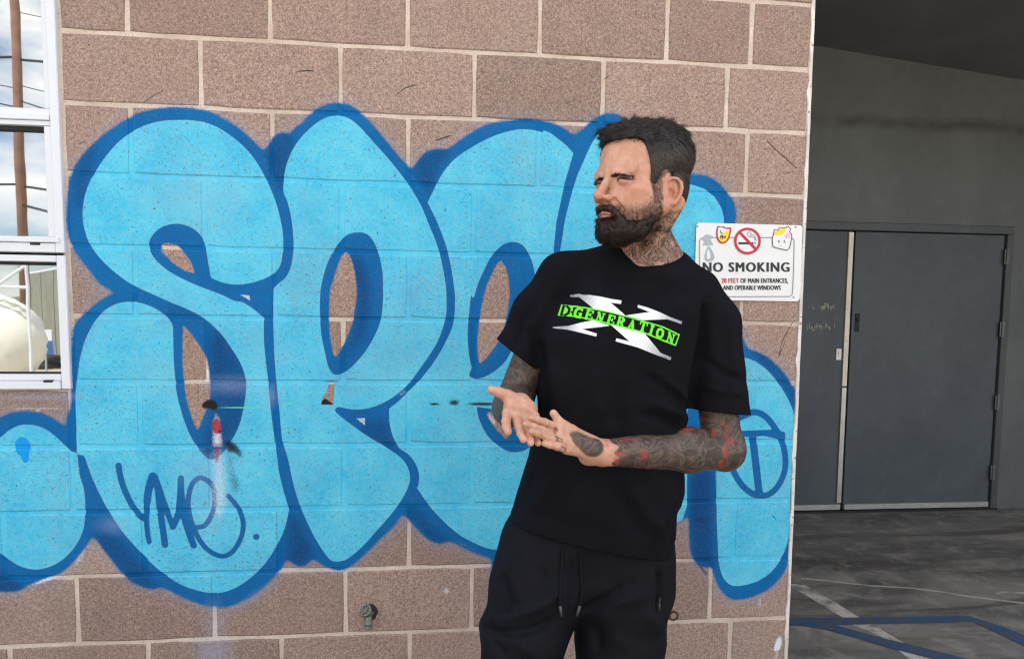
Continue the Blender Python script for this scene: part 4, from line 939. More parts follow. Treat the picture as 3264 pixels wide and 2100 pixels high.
def surface(f, lo, hi, step, block=6):
    """surface nets over a grid that is only evaluated near the surface"""
    lo, hi = np.asarray(lo, float), np.asarray(hi, float)
    nb = np.maximum(1, np.ceil((hi-lo)/(step*block)).astype(int)); n = nb*block+1
    cs = [lo[i]+(np.arange(nb[i])+.5)*step*block for i in range(3)]
    C = np.stack(np.meshgrid(*cs, indexing='ij'), -1).reshape(-1, 3).astype(np.float32)
    dc = f(C).reshape(nb); act = np.abs(dc) < step*block*1.25
    V = np.repeat(np.repeat(np.repeat(np.where(dc > 0, 1.0, -1.0).astype(np.float32), block, 0), block, 1), block, 2)
    V = np.pad(V, ((0, 1),)*3, 'edge')
    M = np.zeros(n, bool)
    for i, j, k in np.argwhere(act): M[i*block:i*block+block+1, j*block:j*block+block+1, k*block:k*block+block+1] = True
    idx = np.argwhere(M); P = (lo+idx*step).astype(np.float32)
    vals = np.concatenate([f(P[i:i+400000]) for i in range(0, len(P), 400000)]) if len(P) else np.zeros(0)
    V[M] = vals
    S = V < 0
    acc = np.zeros(tuple(np.array(V.shape)-1)+(3,), np.float32); cnt = np.zeros(tuple(np.array(V.shape)-1), np.float32)
    cell = np.array(V.shape)-1
    for ax in range(3):
        o1, o2 = [a for a in range(3) if a != ax]
        for da in (0, 1):
            for db in (0, 1):
                s0 = [None]*3; s0[ax] = slice(0, cell[ax]); s0[o1] = slice(da, da+cell[o1]); s0[o2] = slice(db, db+cell[o2])
                s1 = list(s0); s1[ax] = slice(1, cell[ax]+1)
                a, b = V[tuple(s0)], V[tuple(s1)]; m = (a < 0) != (b < 0)
                t = np.where(m, a/np.where(m, a-b, 1), 0)
                acc[..., ax] += t; acc[..., o1] += da*m; acc[..., o2] += db*m; cnt += m
    has = cnt > 0; ids = np.full(has.shape, -1, np.int64); ids[has] = np.arange(has.sum())
    verts = lo+(np.argwhere(has)+acc[has]/cnt[has][:, None])*step
    quads = []
    for ax in range(3):
        o1, o2 = [(1, 2), (2, 0), (0, 1)][ax]
        s0 = [slice(1, None)]*3; s0[ax] = slice(0, cell[ax]); s0[o1] = slice(1, cell[o1]); s0[o2] = slice(1, cell[o2])
        s1 = list(s0); s1[ax] = slice(1, cell[ax]+1)
        a, b = S[tuple(s0)], S[tuple(s1)]
        for flip, m in ((False, a & ~b), (True, ~a & b)):
            e = np.argwhere(m)
            if not len(e): continue
            e[:, o1] += 1; e[:, o2] += 1
            q = []
            for d1, d2 in ((-1, -1), (0, -1), (0, 0), (-1, 0)):
                c = e.copy(); c[:, o1] += d1; c[:, o2] += d2; q.append(ids[c[:, 0], c[:, 1], c[:, 2]])
            q = np.stack(q, 1); quads.append(q[:, ::-1] if flip else q)
    Q = np.concatenate(quads); return verts.astype(np.float32), Q[(Q >= 0).all(1)]
def normals(v, f):
    a, b, c, d = (v[f[:, i]] for i in range(4)); fn = np.cross(c-a, d-b); vn = np.zeros_like(v)
    for i in range(4): np.add.at(vn, f[:, i], fn)
    return vn/np.maximum(_n(vn)[:, None], 1e-12)
def hit(f, dx, dy, y0=-.45, y1=.3):
    """first point of a shape under this spot of the photograph"""
    ys = np.linspace(y0, y1, 400); P = np.array([pp(dx, dy, y) for y in ys], np.float32); d = f(P); i = np.argmax(d < 0)
    if d[i] >= 0: return pp(dx, dy, -.1)
    t = d[i-1]/(d[i-1]-d[i]); return P[i-1]+(P[i]-P[i-1])*t
def vattr(me, **kw):
    for k, a in kw.items():
        me.attributes.new(k, 'FLOAT', 'POINT').data.foreach_set('value', np.ascontiguousarray(a, dtype=np.float32))
def g_(d, w): return np.exp(-np.clip(d/w, -6, 6)**2)

# head frame: x to his left, y to the back, z up, in centimetres, origin between the eyes' level and the ears
PSI, PIT, HS = math.radians(54), math.radians(-5), 1.04
H_L = np.array([math.cos(PSI), -math.sin(PSI), 0]); H_B = np.array([math.sin(PSI)*math.cos(PIT), math.cos(PSI)*math.cos(PIT), -math.sin(PIT)]); H_U = np.cross(H_L, H_B)
H_C = pp(1496, 420, -.02); H_M = np.stack([H_L, H_B, H_U], 0)
def to_head(p): return ((p-H_C.astype(np.float32)) @ H_M.T.astype(np.float32))*(100/HS)
def from_head(h): return H_C+(np.asarray(h, float) @ H_M)*(HS/100)
EAR_C, EU, EV = np.array([7.15, .9, -3.5]), np.array([.50, .86, -.02]), np.array([.12, .16, .98])
EU = EU/np.linalg.norm(EU); EV = EV-EU*(EV@EU); EV /= np.linalg.norm(EV); EW = np.cross(EU, EV)
def ear_pt(u, v, w=0.0): return EAR_C+EU*u+EV*v+EW*w
def skull(h):
    d = ell(h, (0, 2.5, 4.1), (7.3, 10.8, 6.9))
    d = smin(d, ell(h, (0, -1.6, 1.4), (6.3, 7.3, 7.2)), 1.6)
    d = smin(d, ell(h, (0, 5.0, -1.2), (5.9, 6.8, 6.4)), 1.0)
    return d
def face(h):
    m = h.copy(); m[:, 0] = np.abs(m[:, 0])                      # mirrored half for paired features
    d = skull(h)
    d = smin(d, cone(m, (0, -7.9, 1.35), (4.3, -6.9, 1.25), 1.25, 1.2), 1.0)
    d = smin(d, ell(m, (4.4, -5.4, -3.0), (2.2, 2.6, 1.8)), 1.6)
    d = smin(d, ell(m, (3.6, -3.6, -5.4), (3.0, 4.6, 3.6)), 1.6)
    d = smin(d, ell(h, (0, -5.0, -4.8), (4.6, 4.9, 4.0)), 1.4)
    d = smin(d, ell(h, (0, -3.9, -8.4), (5.1, 5.5, 3.3)), 1.4)
    d = smin(d, cone(m, (5.6, .3, -5.6), (2.6, -7.0, -9.8), 1.7, 1.6), 1.2)
    d = smin(d, cone(m, (5.8, .2, -.5), (5.6, -.3, -6.0), 1.4, 1.6), 1.2)
    d = smin(d, sph(h, (0, -8.2, -10.0), 1.9), 1.2)
    d = smax(d, -ell(m, (3.25, -9.9, -.75), (1.75, 1.6, 1.1)), 1.0)     # eye hollows
    d = smin(d, sph(m, (3.2, -7.4, -.75), 1.42), .35)                   # lids over the eyeball
    d = smin(d, cone(m, (1.6, -8.75, .55), (4.7, -7.4, .45), .62, .5), .5)   # lowered brow
    d = smin(d, chain(h, [(0, -8.7, .4), (0, -9.8, -1.4), (0, -11.5, -3.3)], [.66, .74, .84], .3), .7)
    d = smin(d, sph(h, (0, -11.85, -3.55), .92), .6)
    d = smin(d, ell(m, (1.35, -10.3, -4.1), (.70, 1.15, .66)), .75)
    d = smax(d, -ell(m, (.72, -10.9, -4.85), (.42, .75, .5)), .25)
    d = smax(d, -cone(m, (1.75, -9.3, -4.4), (3.0, -8.0, -6.6), .2, .25), .8)   # fold beside the mouth
    d = smin(d, cone(m, (-.1, -10.75, -6.75), (1.35, -10.1, -7.1), .36, .24), .45)
    d = smin(d, cone(m, (-.1, -10.65, -7.42), (1.3, -10.0, -7.45), .38, .24), .45)
    d = smax(d, -cone(m, (0, -11.2, -7.08), (1.8, -9.95, -7.45), .13, .11), .1)
    d = smax(d, -chain(m, [(1.75, -9.0, -.88), (3.1, -8.95, -.64), (4.65, -7.95, -1.02)], [.15, .21, .13], .1), .1)  # narrowed eyes
    d = smax(d, -cone(m, (.55, -9.45, 2.3), (.62, -9.6, .9), .10, .12), .35)      # frown lines
    q = (h-EAR_C.astype(np.float32)) @ np.stack([EU, EV, EW], 1).astype(np.float32)
    q[:, 2] = np.where(h[:, 0] < 0, 9, q[:, 2])
    mm = h*np.array([-1, 1, 1], np.float32); q2 = (mm-EAR_C.astype(np.float32)) @ np.stack([EU, EV, EW], 1).astype(np.float32)
    for qq in (q, q2):
        qq /= np.array([1.2, .85, 1.15], np.float32)
        if qq is q2: qq[:, 2] = np.where(mm[:, 0] < 0, 9, qq[:, 2])
        e = ell(qq, (.2, .25, -.25), (1.45, 2.75, .38))
        e = smin(e, ell(qq, (-.9, -.2, -.6), (1.0, 2.6, .8)), .5)
        e = smin(e, chain(qq, [(-.5, -.1, -.05), (-1.05, 1.0, .25), (-.85, 2.35, .35), (0, 3.05, .35), (.95, 2.9, .32), (1.6, 2.0, .32), (1.78, .8, .3), (1.55, -.6, .28), (1.05, -1.8, .15), (.35, -2.7, .08)], [.24, .28, .31, .33, .34, .34, .33, .32, .36, .55]), .1)
        e = smin(e, chain(qq, [(.45, 2.1, .0), (.80, .9, .22), (.66, -.5, .25), (.15, -1.5, .15)], [.22, .28, .28, .32]), .12)
        e = smin(e, cone(qq, (.15, -2.55, .1), (-.35, -2.2, .1), .68, .5), .3)
        e = smin(e, sph(qq, (-.85, -.75, .3), .45), .25)
        e = smax(e, -ell(qq, (-.12, -.3, .35), (.66, 1.2, .8)), .15)
        e = smax(e, -chain(qq, [(-.4, 2.35, .28), (.9, 2.3, .28), (1.22, 1.3, .28), (1.15, .0, .28)], [.16, .2, .2, .16]), .1)
        d = smin(d, e, .2)
    return d
NECK_T, NECK_B = pp(1496, 500, .035), pp(1516, 628, .05)
def neck(p):
    d = cone(p, NECK_T, NECK_B, .057, .065)
    d = smin(d, cone(p, NECK_B, pp(1665, 700, .05), .055, .030), .05)
    d = smin(d, cone(p, NECK_B, pp(1340, 680, .05), .055, .030), .05)
    a = from_head((6.3, 3.6, -5.5)); d = smin(d, cone(p, a, pp(1490, 640, -.012), .017, .014), .02)
    return d
def f_head(p): return smin(face(to_head(p))*(HS/100), neck(p), .014)

# arms and hands
L_SH, L_EL, L_WR = pp(1648, 760, .04), pp(1692, 1052, .035), pp(1408, 1058, -.125)
R_SH, R_EL, R_WR = pp(1300, 690, .05), pp(1197, 952, .06), pp(1216, 944, -.105)
J = lambda *a: [pp(*q) for q in a]
LF = {'index': (J((1305, 1000, -.178), (1273, 986.5, -.205), (1254, 980, -.222), (1240, 976, -.232)), [.0084, .0074, .0068, .0059]),
      'middle': (J((1302, 1018, -.186), (1266, 1004.5, -.218), (1247, 997, -.236), (1229, 990.5, -.246)), [.0086, .0076, .0069, .0060]),
      'ring': (J((1309, 1034, -.186), (1277, 1021, -.214), (1257, 1013, -.231), (1242, 1008, -.241)), [.0082, .0073, .0067, .0058]),
      'little': (J((1325, 1050, -.176), (1302, 1044, -.200), (1285, 1040, -.212), (1271, 1036, -.220)), [.0080, .0070, .0064, .0057]),
      'thumb': (J((1382, 1036, -.135), (1337, 1006, -.165), (1307, 985, -.172), (1294, 966, -.176)), [.0150, .0112, .0090, .0076])}
RF = {'index': (J((1187, 966, -.165), (1183, 985, -.196), (1184, 998, -.213), (1188, 1009, -.226)), [.0098, .0088, .0080, .0072]),
      'middle': (J((1208, 974, -.172), (1213, 998, -.208), (1218, 1013, -.226), (1224, 1027, -.240)), [.0098, .0088, .0080, .0070]),
      'ring': (J((1230, 978, -.170), (1234, 1004, -.206), (1238, 1020, -.226), (1241, 1035, -.240)), [.0094, .0084, .0076, .0067]),
      'little': (J((1250, 974, -.160), (1251, 1000, -.190), (1254, 1018, -.208), (1258, 1036, -.222)), [.0084, .0076, .0068, .0060]),
      'thumb': (J((1206, 938, -.122), (1186, 925, -.134), (1165, 916, -.142), (1149, 910.5, -.147)), [.0165, .0128, .0102, .0086])}
def hand(p, F, W, wr, k=.0011):
    d = cone(p, W, W+(F['middle'][0][0]-W)*.35, wr, min(wr, .022))
    palm = None
    for nm, r0, r1 in (('index', .0155, .0118), ('middle', .0165, .0120), ('ring', .0160, .0116), ('little', .0150, .0105)):
        m = F[nm][0][0]; c = cone(p, W+(m-W)*.22, m, r0, r1); palm = c if palm is None else smin(palm, c, .008)
    d = smin(d, palm, .012)
    for nm in ('index', 'middle', 'ring', 'little'):
        pts, r = F[nm]; c = chain(p, pts, r, .0015)
        for q, rr in zip(pts[1:3], r[1:3]): c = smin(c, sph(p, q, rr*1.06), .002)
        d = smin(d, c, k)
    pts, r = F['thumb']; d = smin(d, chain(p, pts, r, .003), .009)
    return d
HEEL_L = pp(1374, 1066, -.130); HEEL_R = pp(1238, 958, -.122)
def f_left(p):
    d = chain(p, [L_SH, L_EL], [.040, .044]); mid = L_EL+(L_WR-L_EL)*.32
    d = smin(d, chain(p, [L_EL+np.array([.0, .0, .004]), mid+np.array([0, 0, .002]), L_WR], [.0445, .0470, .0265], .02), .02)
    d = smin(d, sph(p, L_EL+np.array([.012, .012, -.014]), .030), .02)
    d = smin(d, hand(p, LF, L_WR, .0255), .010)
    d = smin(d, sph(p, HEEL_L, .0185), .014)
    for nm in ('index', 'middle', 'ring', 'little'):      # knuckles
        d = smin(d, sph(p, LF[nm][0][0]+np.array([.002, -.003, .002]), .0098), .004)
    return d
def f_right(p):
    d = chain(p, [R_SH, R_EL], [.042, .042])
    d = smin(d, chain(p, [R_EL, R_EL+(R_WR-R_EL)*.35, R_WR], [.041, .040, .021], .02), .02)
    d = smin(d, hand(p, RF, R_WR, .020), .010)
    d = smin(d, sph(p, HEEL_R, .017), .012); d = smin(d, sph(p, (np.asarray(RF['thumb'][0][0])+RF['index'][0][0])/2, .0155), .012)
    c = (RF['index'][0][0]+RF['ring'][0][0]+R_WR+HEEL_R)/4
    d = smax(d, -sph(p, c+np.array([0, -.020, .030]), .017), .012)      # hollow of the palm
    return d
SPN = [pp(1500, 640, .07), pp(1490, 850, .07), pp(1445, 1080, .06), pp(1410, 1280, .06)]
def f_trunk(p):
    d = chain(p, SPN, [.045, .085, .085, .095], .05)
    for s in (L_SH, R_SH): d = smin(d, cone(p, SPN[0]+(SPN[1]-SPN[0])*.25, s+np.array([0, 0, -.02]), .05, .036), .05)
    return d

# ---- body mesh
parts = []
lo = H_C+np.array([-.16, -.16, -.215]); hi = H_C+np.array([.17, .19, .145])
parts.append(('head', *surface(f_head, lo, hi, .0017)))
zlim = lo[2]+.01
lo = np.minimum.reduce([L_EL-.07, L_WR-.05]+[q-.02 for f in LF.values() for q in f[0]]); hi = np.maximum.reduce([L_EL+.07, L_WR+.05]+[q+.02 for f in LF.values() for q in f[0]])
hi[2] = 1.28
parts.append(('left', *surface(f_left, lo, hi, .0016)))
lo = np.minimum.reduce([R_EL-.07, R_WR-.05]+[q-.02 for f in RF.values() for q in f[0]]); hi = np.maximum.reduce([R_EL+.07, R_WR+.05]+[q+.02 for f in RF.values() for q in f[0]])
hi[2] = 1.40
parts.append(('right', *surface(f_right, lo, hi, .0016)))
parts.append(('trunk', *surface(lambda p: smin(f_trunk(p), np.minimum(chain(p, [L_SH, L_EL+(L_SH-L_EL)*.45], [.038, .046]), chain(p, [R_SH, R_EL+(R_SH-R_EL)*.5], [.038, .044])), .03), (-.06, -.12, .85), (.56, .22, 1.56), .008)))
BV, BF, off = [], [], 0
for nm, v, f in parts: BV.append(v); BF.append(f+off); off += len(v)
BV, BF = np.concatenate(BV), np.concatenate(BF)
zone = np.concatenate([np.full(len(v), i) for i, (nm, v, f) in enumerate(parts)])
hd = to_head(BV); am = hd.copy(); am[:, 0] = np.abs(am[:, 0]); ish = zone == 0
# skin facts carried by the mesh: redness, stubble, ink
a_red = np.where(ish, .55*g_(_n(hd-[0, -11.8, -3.6]), 1.8)+.5*g_(_n(am-[4.6, -6.2, -3.4]), 2.3)+.42*g_(_n((am-EAR_C)*[1, 1, .6]), 2.4)+.25*g_(_n(am-[3.2, -8, -1.6]), 1.2), 0)
a_lip = np.where(ish, np.clip(1.25-_n((am-[.1, -10.9, -7.1])*[.66, .5, 1.3]), 0, 1), 0)
def beard_mask(h, m):
    """where the beard grows: jaw, chin, moustache and up the sideburn"""
    x, y, z = m[:, 0], h[:, 1], h[:, 2]
    line = np.interp(y, [-11, -9.4, -8.6, -7, -5, -3.6, -2.8, -2.0, -1.5, -.6, 1.0], [-5.1, -5.2, -6.2, -6.2, -5.6, -4.6, -3.2, -2.0, -5.2, -8.0, -10])
    b = np.clip((line-z)/2.6+.35, 0, 1)
    b = np.maximum(b, np.clip(1.2-np.abs(z+6.05)/.75, 0, 1)*np.clip((2.9-x)/.5, 0, 1)*(y < -8.2))
    lips = np.clip(1.15-_n((m-[0, -11.0, -7.1])*[.45, .4, 1.3]), 0, 1)
    side = np.clip((1.5-np.abs(y+2.2))/.6, 0, 1)*(z > -5)*(z < 2.5)
    b = np.maximum(b, side)*np.clip(1-2.2*lips, 0, 1)
    ew = (m-EAR_C) @ np.stack([EU, EV, EW], 1)
    ear = (np.abs(ew[:, 0]-.3) < 2.1) & (np.abs(ew[:, 1]) < 3.5) & (ew[:, 2] > -.9)
    return b*(y < 2.6)*((z > -10.8) | (y < -5.5))*(z > -13.5)*(~ear)
a_stub = np.where(ish, beard_mask(hd, am), 0)
def hair_mask(h):
    """scalp: behind the hairline, round the ears, down to the nape"""
    x, y, z = np.abs(h[:, 0]), h[:, 1], h[:, 2]
    m = np.clip((y-np.interp(z, [-4, 0, 2.5, 6.0, 6.8, 7.6], [-2.2, -2.7, -3.6, -4.3, -5.2, -20]))/.6, 0, 1)
    low = np.interp(y, [-3, -1.2, .4, 2.4, 3.4, 5, 11], [-3, -1.4, -.5, -.3, -3.6, -6.0, -6.5]); m = m*np.clip((z-low)/.8, 0, 1)
    ew = (np.stack([x, y, z], 1)-EAR_C) @ np.stack([EU, EV, EW], 1)
    ear = (ew[:, 0] > -1.1) & (ew[:, 0] < 2.3) & (np.abs(ew[:, 1]) < 3.5) & (ew[:, 2] > -.35)
    return m*(~ear)
a_scalp = np.where(ish, hair_mask(hd), 0)
dark_eye = np.where(ish, np.clip((.36-np.abs(hd[:, 2]-np.interp(am[:, 0], [1.75, 3.1, 4.65], [-.84, -.58, -.98])))/.16, 0, 1)*np.clip((am[:, 0]-1.6)/.3, 0, 1)*np.clip((4.95-am[:, 0])/.4, 0, 1)+np.clip(1.3-np.abs(hd[:, 2]-np.interp(am[:, 0], [0, 1.8], [-7.08, -7.45]))/.13, 0, 1)*(am[:, 0] < 1.7)*(hd[:, 1] < -9.4)*(hd[:, 2] < -6.8)*(hd[:, 1] < -7.2), 0)  # lashes, plus the shade of eye slits and mouth seam put in as colour
a_brow = np.where(ish, np.clip(1.5-np.abs(hd[:, 2]-np.interp(am[:, 0], [1.0, 2.2, 3.6, 5.2], [.05, .06, -.22, -.85]))/np.interp(am[:, 0], [1, 2, 4, 5.3], [.17, .22, .18, .07]), 0, 1)*(am[:, 0] > .9)*(am[:, 0] < 4.6)*(hd[:, 1] < -6), 0)
# ink: neck, both arms down to the wrists, a patch on the back of the left hand
a_ink = np.zeros(len(BV)); a_line = np.zeros(len(BV))
nk = ish & (hd[:, 2] < -8.0+np.clip((hd[:, 1]-1)*0, 0, 9)) & (a_stub < .5)
tneck = ((BV-NECK_T) @ (NECK_B-NECK_T))/((NECK_B-NECK_T) @ (NECK_B-NECK_T))
a_line = np.where(ish & (hd[:, 1] > -6), np.clip((-6.6-hd[:, 2])/.8, 0, 1)*(tneck > -1.2)*np.clip((hd[:, 1]-.2+np.clip(-9-hd[:, 2], 0, 9)*2)/.8, 0, 1)*(_n(BV-NECK_T-np.clip(tneck, -.6, 2)[:, None]*(NECK_B-NECK_T)) < .14), 0)
tw = ((BV-L_EL) @ (L_WR-L_EL))/((L_WR-L_EL) @ (L_WR-L_EL))
lf = zone == 1
a_ink = np.where(lf & ((tw < .955+.02*np.sin(BV[:, 2]*300)) | (BV[:, 0] > .36)) & (BV[:, 0] > .19), 1.0, a_ink)
def px_of(v):
    w = v[:, 0:1]*EX+(v[:, 1:2]+PD)*EY+np.array([0, 0, 1.])*(v[:, 2:3]-CAM[2]); z = w @ AF
    return np.stack([(CX+FPX*(w @ AR)/z)/DS, (CY-FPX*(w @ AU)/z)/DS], 1)
q = px_of(BV)
patch = spline([(1332, 1011), (1350, 1008), (1378, 1020), (1402, 1028), (1412, 1045), (1405, 1062), (1388, 1068), (1370, 1064), (1356, 1050), (1342, 1036), (1336, 1024)], 4)
def inside(q, poly):
    x, y = q[:, 0], q[:, 1]; r = np.zeros(len(q), bool); px, py = poly[:, 0], poly[:, 1]; j = len(poly)-1
    for i in range(len(poly)):
        c = ((py[i] > y) != (py[j] > y)); r ^= c & (x < (px[j]-px[i])*(y-py[i])/(py[j]-py[i]+1e-9)+px[i]); j = i
    return r
VN = normals(BV, BF)
fr = lf & (VN[:, 1] < .2)
a_ink = np.where(fr & inside(q, patch), 1.0, a_ink)
def seg_d(q, pts):
    d = np.full(len(q), 1e9)
    for a, b in zip(pts[:-1], pts[1:]):
        a, b = np.array(a, float), np.array(b, float); t = np.clip(((q-a) @ (b-a))/((b-a) @ (b-a)), 0, 1); d = np.minimum(d, np.hypot(*(q-a-t[:, None]*(b-a)).T))
    return d
a_mark = np.zeros(len(BV))
for pts in ([(1296, 1000), (1300, 1003), (1294, 1007)], [(1300, 1000), (1304, 1006)], [(1301, 1008), (1296, 1012)], [(1299, 1020), (1305, 1025)], [(1302, 1019), (1303, 1029)], [(1306, 1023), (1300, 1031)], [(1303, 1030), (1315, 1032)], [(1313, 1044), (1323, 1048), (1321, 1054)], [(1307, 1024), (1315, 1027)]):
    a_mark = np.maximum(a_mark, np.where(fr, g_(seg_d(q, pts), 1.5), 0))
a_ink = np.where((zone == 2) & ((((BV-R_EL) @ (R_WR-R_EL))/((R_WR-R_EL) @ (R_WR-R_EL)) < .93) | (BV[:, 1] > .0)), 1.0, a_ink)
a_redink = np.zeros(len(BV))
for cx, cy, rx, ry in ((1446, 1062, 14, 5), (1462, 1030, 12, 5), (1483, 1030, 7, 5), (1505, 1066, 11, 14), (1441, 1075, 6, 14), (1418, 1035, 6, 10), (1500, 1096, 16, 5), (1669, 1012, 6, 9), (1700, 1010, 7, 16), (1708, 1030, 10, 9), (1695, 1052, 6, 18), (1690, 1085, 9, 9), (1640, 980, 12, 5), (1690, 990, 6, 6), (1606, 1003, 12, 4)):
    a_redink = np.maximum(a_redink, np.where(lf & (VN[:, 1] < .3), np.clip(1.6-np.hypot((q[:, 0]-cx)/rx, (q[:, 1]-cy)/ry)*1.1, 0, 1), 0))
for it in range(2):     # soften the ink edges over the mesh
    for arr in (a_ink,):
        s = np.zeros_like(arr); c = np.zeros_like(arr); m = arr[BF].mean(1)
        for i in range(4): np.add.at(s, BF[:, i], m); np.add.at(c, BF[:, i], 1)
        arr[:] = np.where(c > 0, s/np.maximum(c, 1), arr)

person = empty('person', (CAM[0]+EY[0]*PD, CAM[1]+EY[1]*PD, 0), label='bearded tattooed person in black T-shirt and black trousers, looking aside with hands together', cat='person')
person.rotation_euler = (0, 0, -YAW)
def skin_material():
    t = NT('skin'); o = t.obj(); A = t.attr
    n1 = t.noise(o, 55, 5, .65); n2 = t.noise(o, 420, 3, .6); n3 = t.noise(o, 16, 4, .6)
    c = t.mix(t.maprange(n3, .35, .65), lin(190, 143, 119), lin(206, 160, 137))
    c = t.mix(t.math('MULTIPLY', t.maprange(n1, .42, .7), .45), c, lin(168, 104, 82))
    c = t.mix(t.math('MULTIPLY', t.maprange(t.noise(o, 800, 2, .6), .58, .75), .3), c, lin(140, 84, 66))
    c = t.mix(t.math('MULTIPLY', A('red'), .62), c, lin(190, 88, 72))
    c = t.mix(t.math('MULTIPLY', A('lip'), .75), c, lin(146, 88, 80))
    st = t.math('MULTIPLY', A('stub'), t.maprange(n2, .25, .7, .35, .95))
    c = t.mix(t.math('MULTIPLY', st, .85), c, lin(48, 36, 32))
    c = t.mix(t.math('MULTIPLY', A('scalp'), t.maprange(n2, .2, .75, .55, .95)), c, lin(52, 44, 42))
    c = t.mix(t.math('MULTIPLY', A('brow'), .6), c, lin(44, 32, 28))
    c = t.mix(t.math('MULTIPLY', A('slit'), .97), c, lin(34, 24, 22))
    # tattoos: dense grey work on the arms, fine line work on the neck
    w = t.noise(o, 15, 4, .55, 1.8); w2 = t.noise(t.mapping(o, (3, 5, 1)), 21, 2, .5, 2.6)
    ink = t.mix(t.maprange(w, .32, .70), lin(42, 37, 35), lin(68, 59, 53))
    lines = t.maprange(t.math('ABSOLUTE', t.math('SUBTRACT', w2, .5)), .075, .0)
    ink = t.mix(t.math('MULTIPLY', lines, .42), ink, lin(124, 108, 96)); ink = t.mix(t.maprange(w2, .62, .72, 0, .7), ink, lin(36, 32, 32))
    c = t.mix(t.math('MULTIPLY', A('ink'), t.maprange(t.noise(o, 30, 3, .5), .2, .5, .86, .97)), c, ink)
    c = t.mix(t.math('MULTIPLY', A('redink'), t.maprange(w, .38, .6, .2, .85)), c, lin(178, 62, 56))
    ln = t.noise(t.mapping(o, (7, 2, 4)), 27, 3, .5, 2.6)
    nl = t.math('MAXIMUM', t.maprange(t.math('ABSOLUTE', t.math('SUBTRACT', ln, .5)), .05, .02), t.maprange(ln, .56, .62, 0, .75))
    c = t.mix(t.math('MULTIPLY', A('line'), t.maprange(w, .4, .6, .25, .7)), c, lin(100, 82, 71))
    c = t.mix(t.math('MULTIPLY', A('line'), t.math('MULTIPLY', nl, .92)), c, lin(52, 45, 41))
    c = t.mix(t.math('MULTIPLY', A('mark'), .9), c, lin(30, 28, 28))
    t.set('Base Color', c).set('Roughness', t.maprange(n2, .3, .7, .42, .58)).set('Specular IOR Level', .4)
    t.set('Subsurface Weight', .05).set('Subsurface Radius', (.012, .005, .003)).set('Subsurface Scale', .35)
    t.bump(t.math('ADD', n2, t.math('MULTIPLY', n1, .6)), .22, .0007)
    return t.m
M_SKIN = skin_material()
bo = from_np('body', BV, BF, M_SKIN, person, smooth=True)
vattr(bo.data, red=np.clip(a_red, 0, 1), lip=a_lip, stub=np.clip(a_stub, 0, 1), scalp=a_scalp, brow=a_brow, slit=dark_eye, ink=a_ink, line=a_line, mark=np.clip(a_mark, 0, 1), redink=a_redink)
# eyes
def eye_material():
    t = NT('eyeball'); o = t.obj(); s = t.sep(o); r = t.math('SQRT', t.math('ADD', t.math('MULTIPLY', s[0], s[0]), t.math('MULTIPLY', s[2], s[2])))
    c = t.mix(t.math('LESS_THAN', r, .0060), lin(72, 62, 58), lin(26, 17, 14)); c = t.mix(t.math('LESS_THAN', r, .0028), c, (.006, .005, .005))
    t.set('Base Color', t.mix(t.math('GREATER_THAN', s[1], .0), c, lin(72, 62, 58))).set('Roughness', .28); return t.m
M_EYE = eye_material()
for s in (1, -1):
    bm = bmesh.new(); bmesh.ops.create_uvsphere(bm, u_segments=24, v_segments=16, radius=.0114)
    e = from_bm('eye', bm, M_EYE, person, tuple(from_head((3.2*s, -7.36, -.74))), smooth=True)
    e.rotation_euler = (0, 0, -PSI-math.radians(6))
# ------------------------------------------------------------------ hair and beard
def hair_front(x): return np.interp(np.abs(x), [0, 2.5, 4.2, 5.4, 6.2, 7.6], [-7.7, -7.4, -6.1, -3.4, -1.6, -.6])
def f_hair(h):
    x, y, z = h[:, 0], h[:, 1], h[:, 2]
    th = np.interp(z, [-7, -2, 2, 5.5, 7.5, 10], [.12, .22, .35, .55, .70, .70])+np.interp(y, [-9, -4, 3, 9], [.5, .35, 0, .1])*np.clip((z-6)/3, 0, 1)
    d = smin(skull(h), cone(h, (0, 4.0, -2.0), (.4, 4.4, -9), 5.9, 5.5), 1.0)-th
    d = smin(d, ell(h, (-.1, -5.6, 8.9), (4.4, 2.9, 1.5)), .9)
    d = smin(d, ell(h, (-.6, 6.3, 8.7), (5.2, 5.6, 3.0)), 1.2)
    front = np.interp(z, [-4, 0, 2.5, 6.0, 6.8, 7.6], [-3.1, -3.3, -3.8, -4.4, -5.3, -20])
    d = smax(d, (front-y)*.8, .35)
    low = np.interp(y, [-3.8, -2.4, -1.3, -.6, .2, 2.4, 3.4, 5, 11], [-4.2, -4.0, -3.4, -.3, .3, .3, -3.0, -4.8, -5.2]); d = smax(d, (low-z)*.8, .35)
    return d
def f_beard(h):
    m = h.copy(); m[:, 0] = np.abs(m[:, 0])
    d = ell(h, (0, -6.9, -10.2), (4.7, 4.0, 3.2))
    d = smin(d, chain(m, [(5.75, -2.5, -3.2), (5.5, -2.8, -5.8), (4.9, -3.2, -8.4), (3.6, -5.2, -10.2)], [.25, .6, 1.3, 2.4], .6), 1.0)
    d = smin(d, chain(m, [(0, -11.0, -5.75), (1.6, -10.4, -6.05), (2.6, -9.4, -7.2), (3.2, -8.5, -9.2)], [.42, .46, .55, .8], .3), .4)
    d = smax(d, -ell(h, (-.5, -12.2, -7.06), (2.0, 3.2, .33)), .15); d = smax(d, -ell(h, (-2.4, -11.0, -7.15), (2.3, 2.6, .62)), .2)
    return d
M_SKINHAIR = None
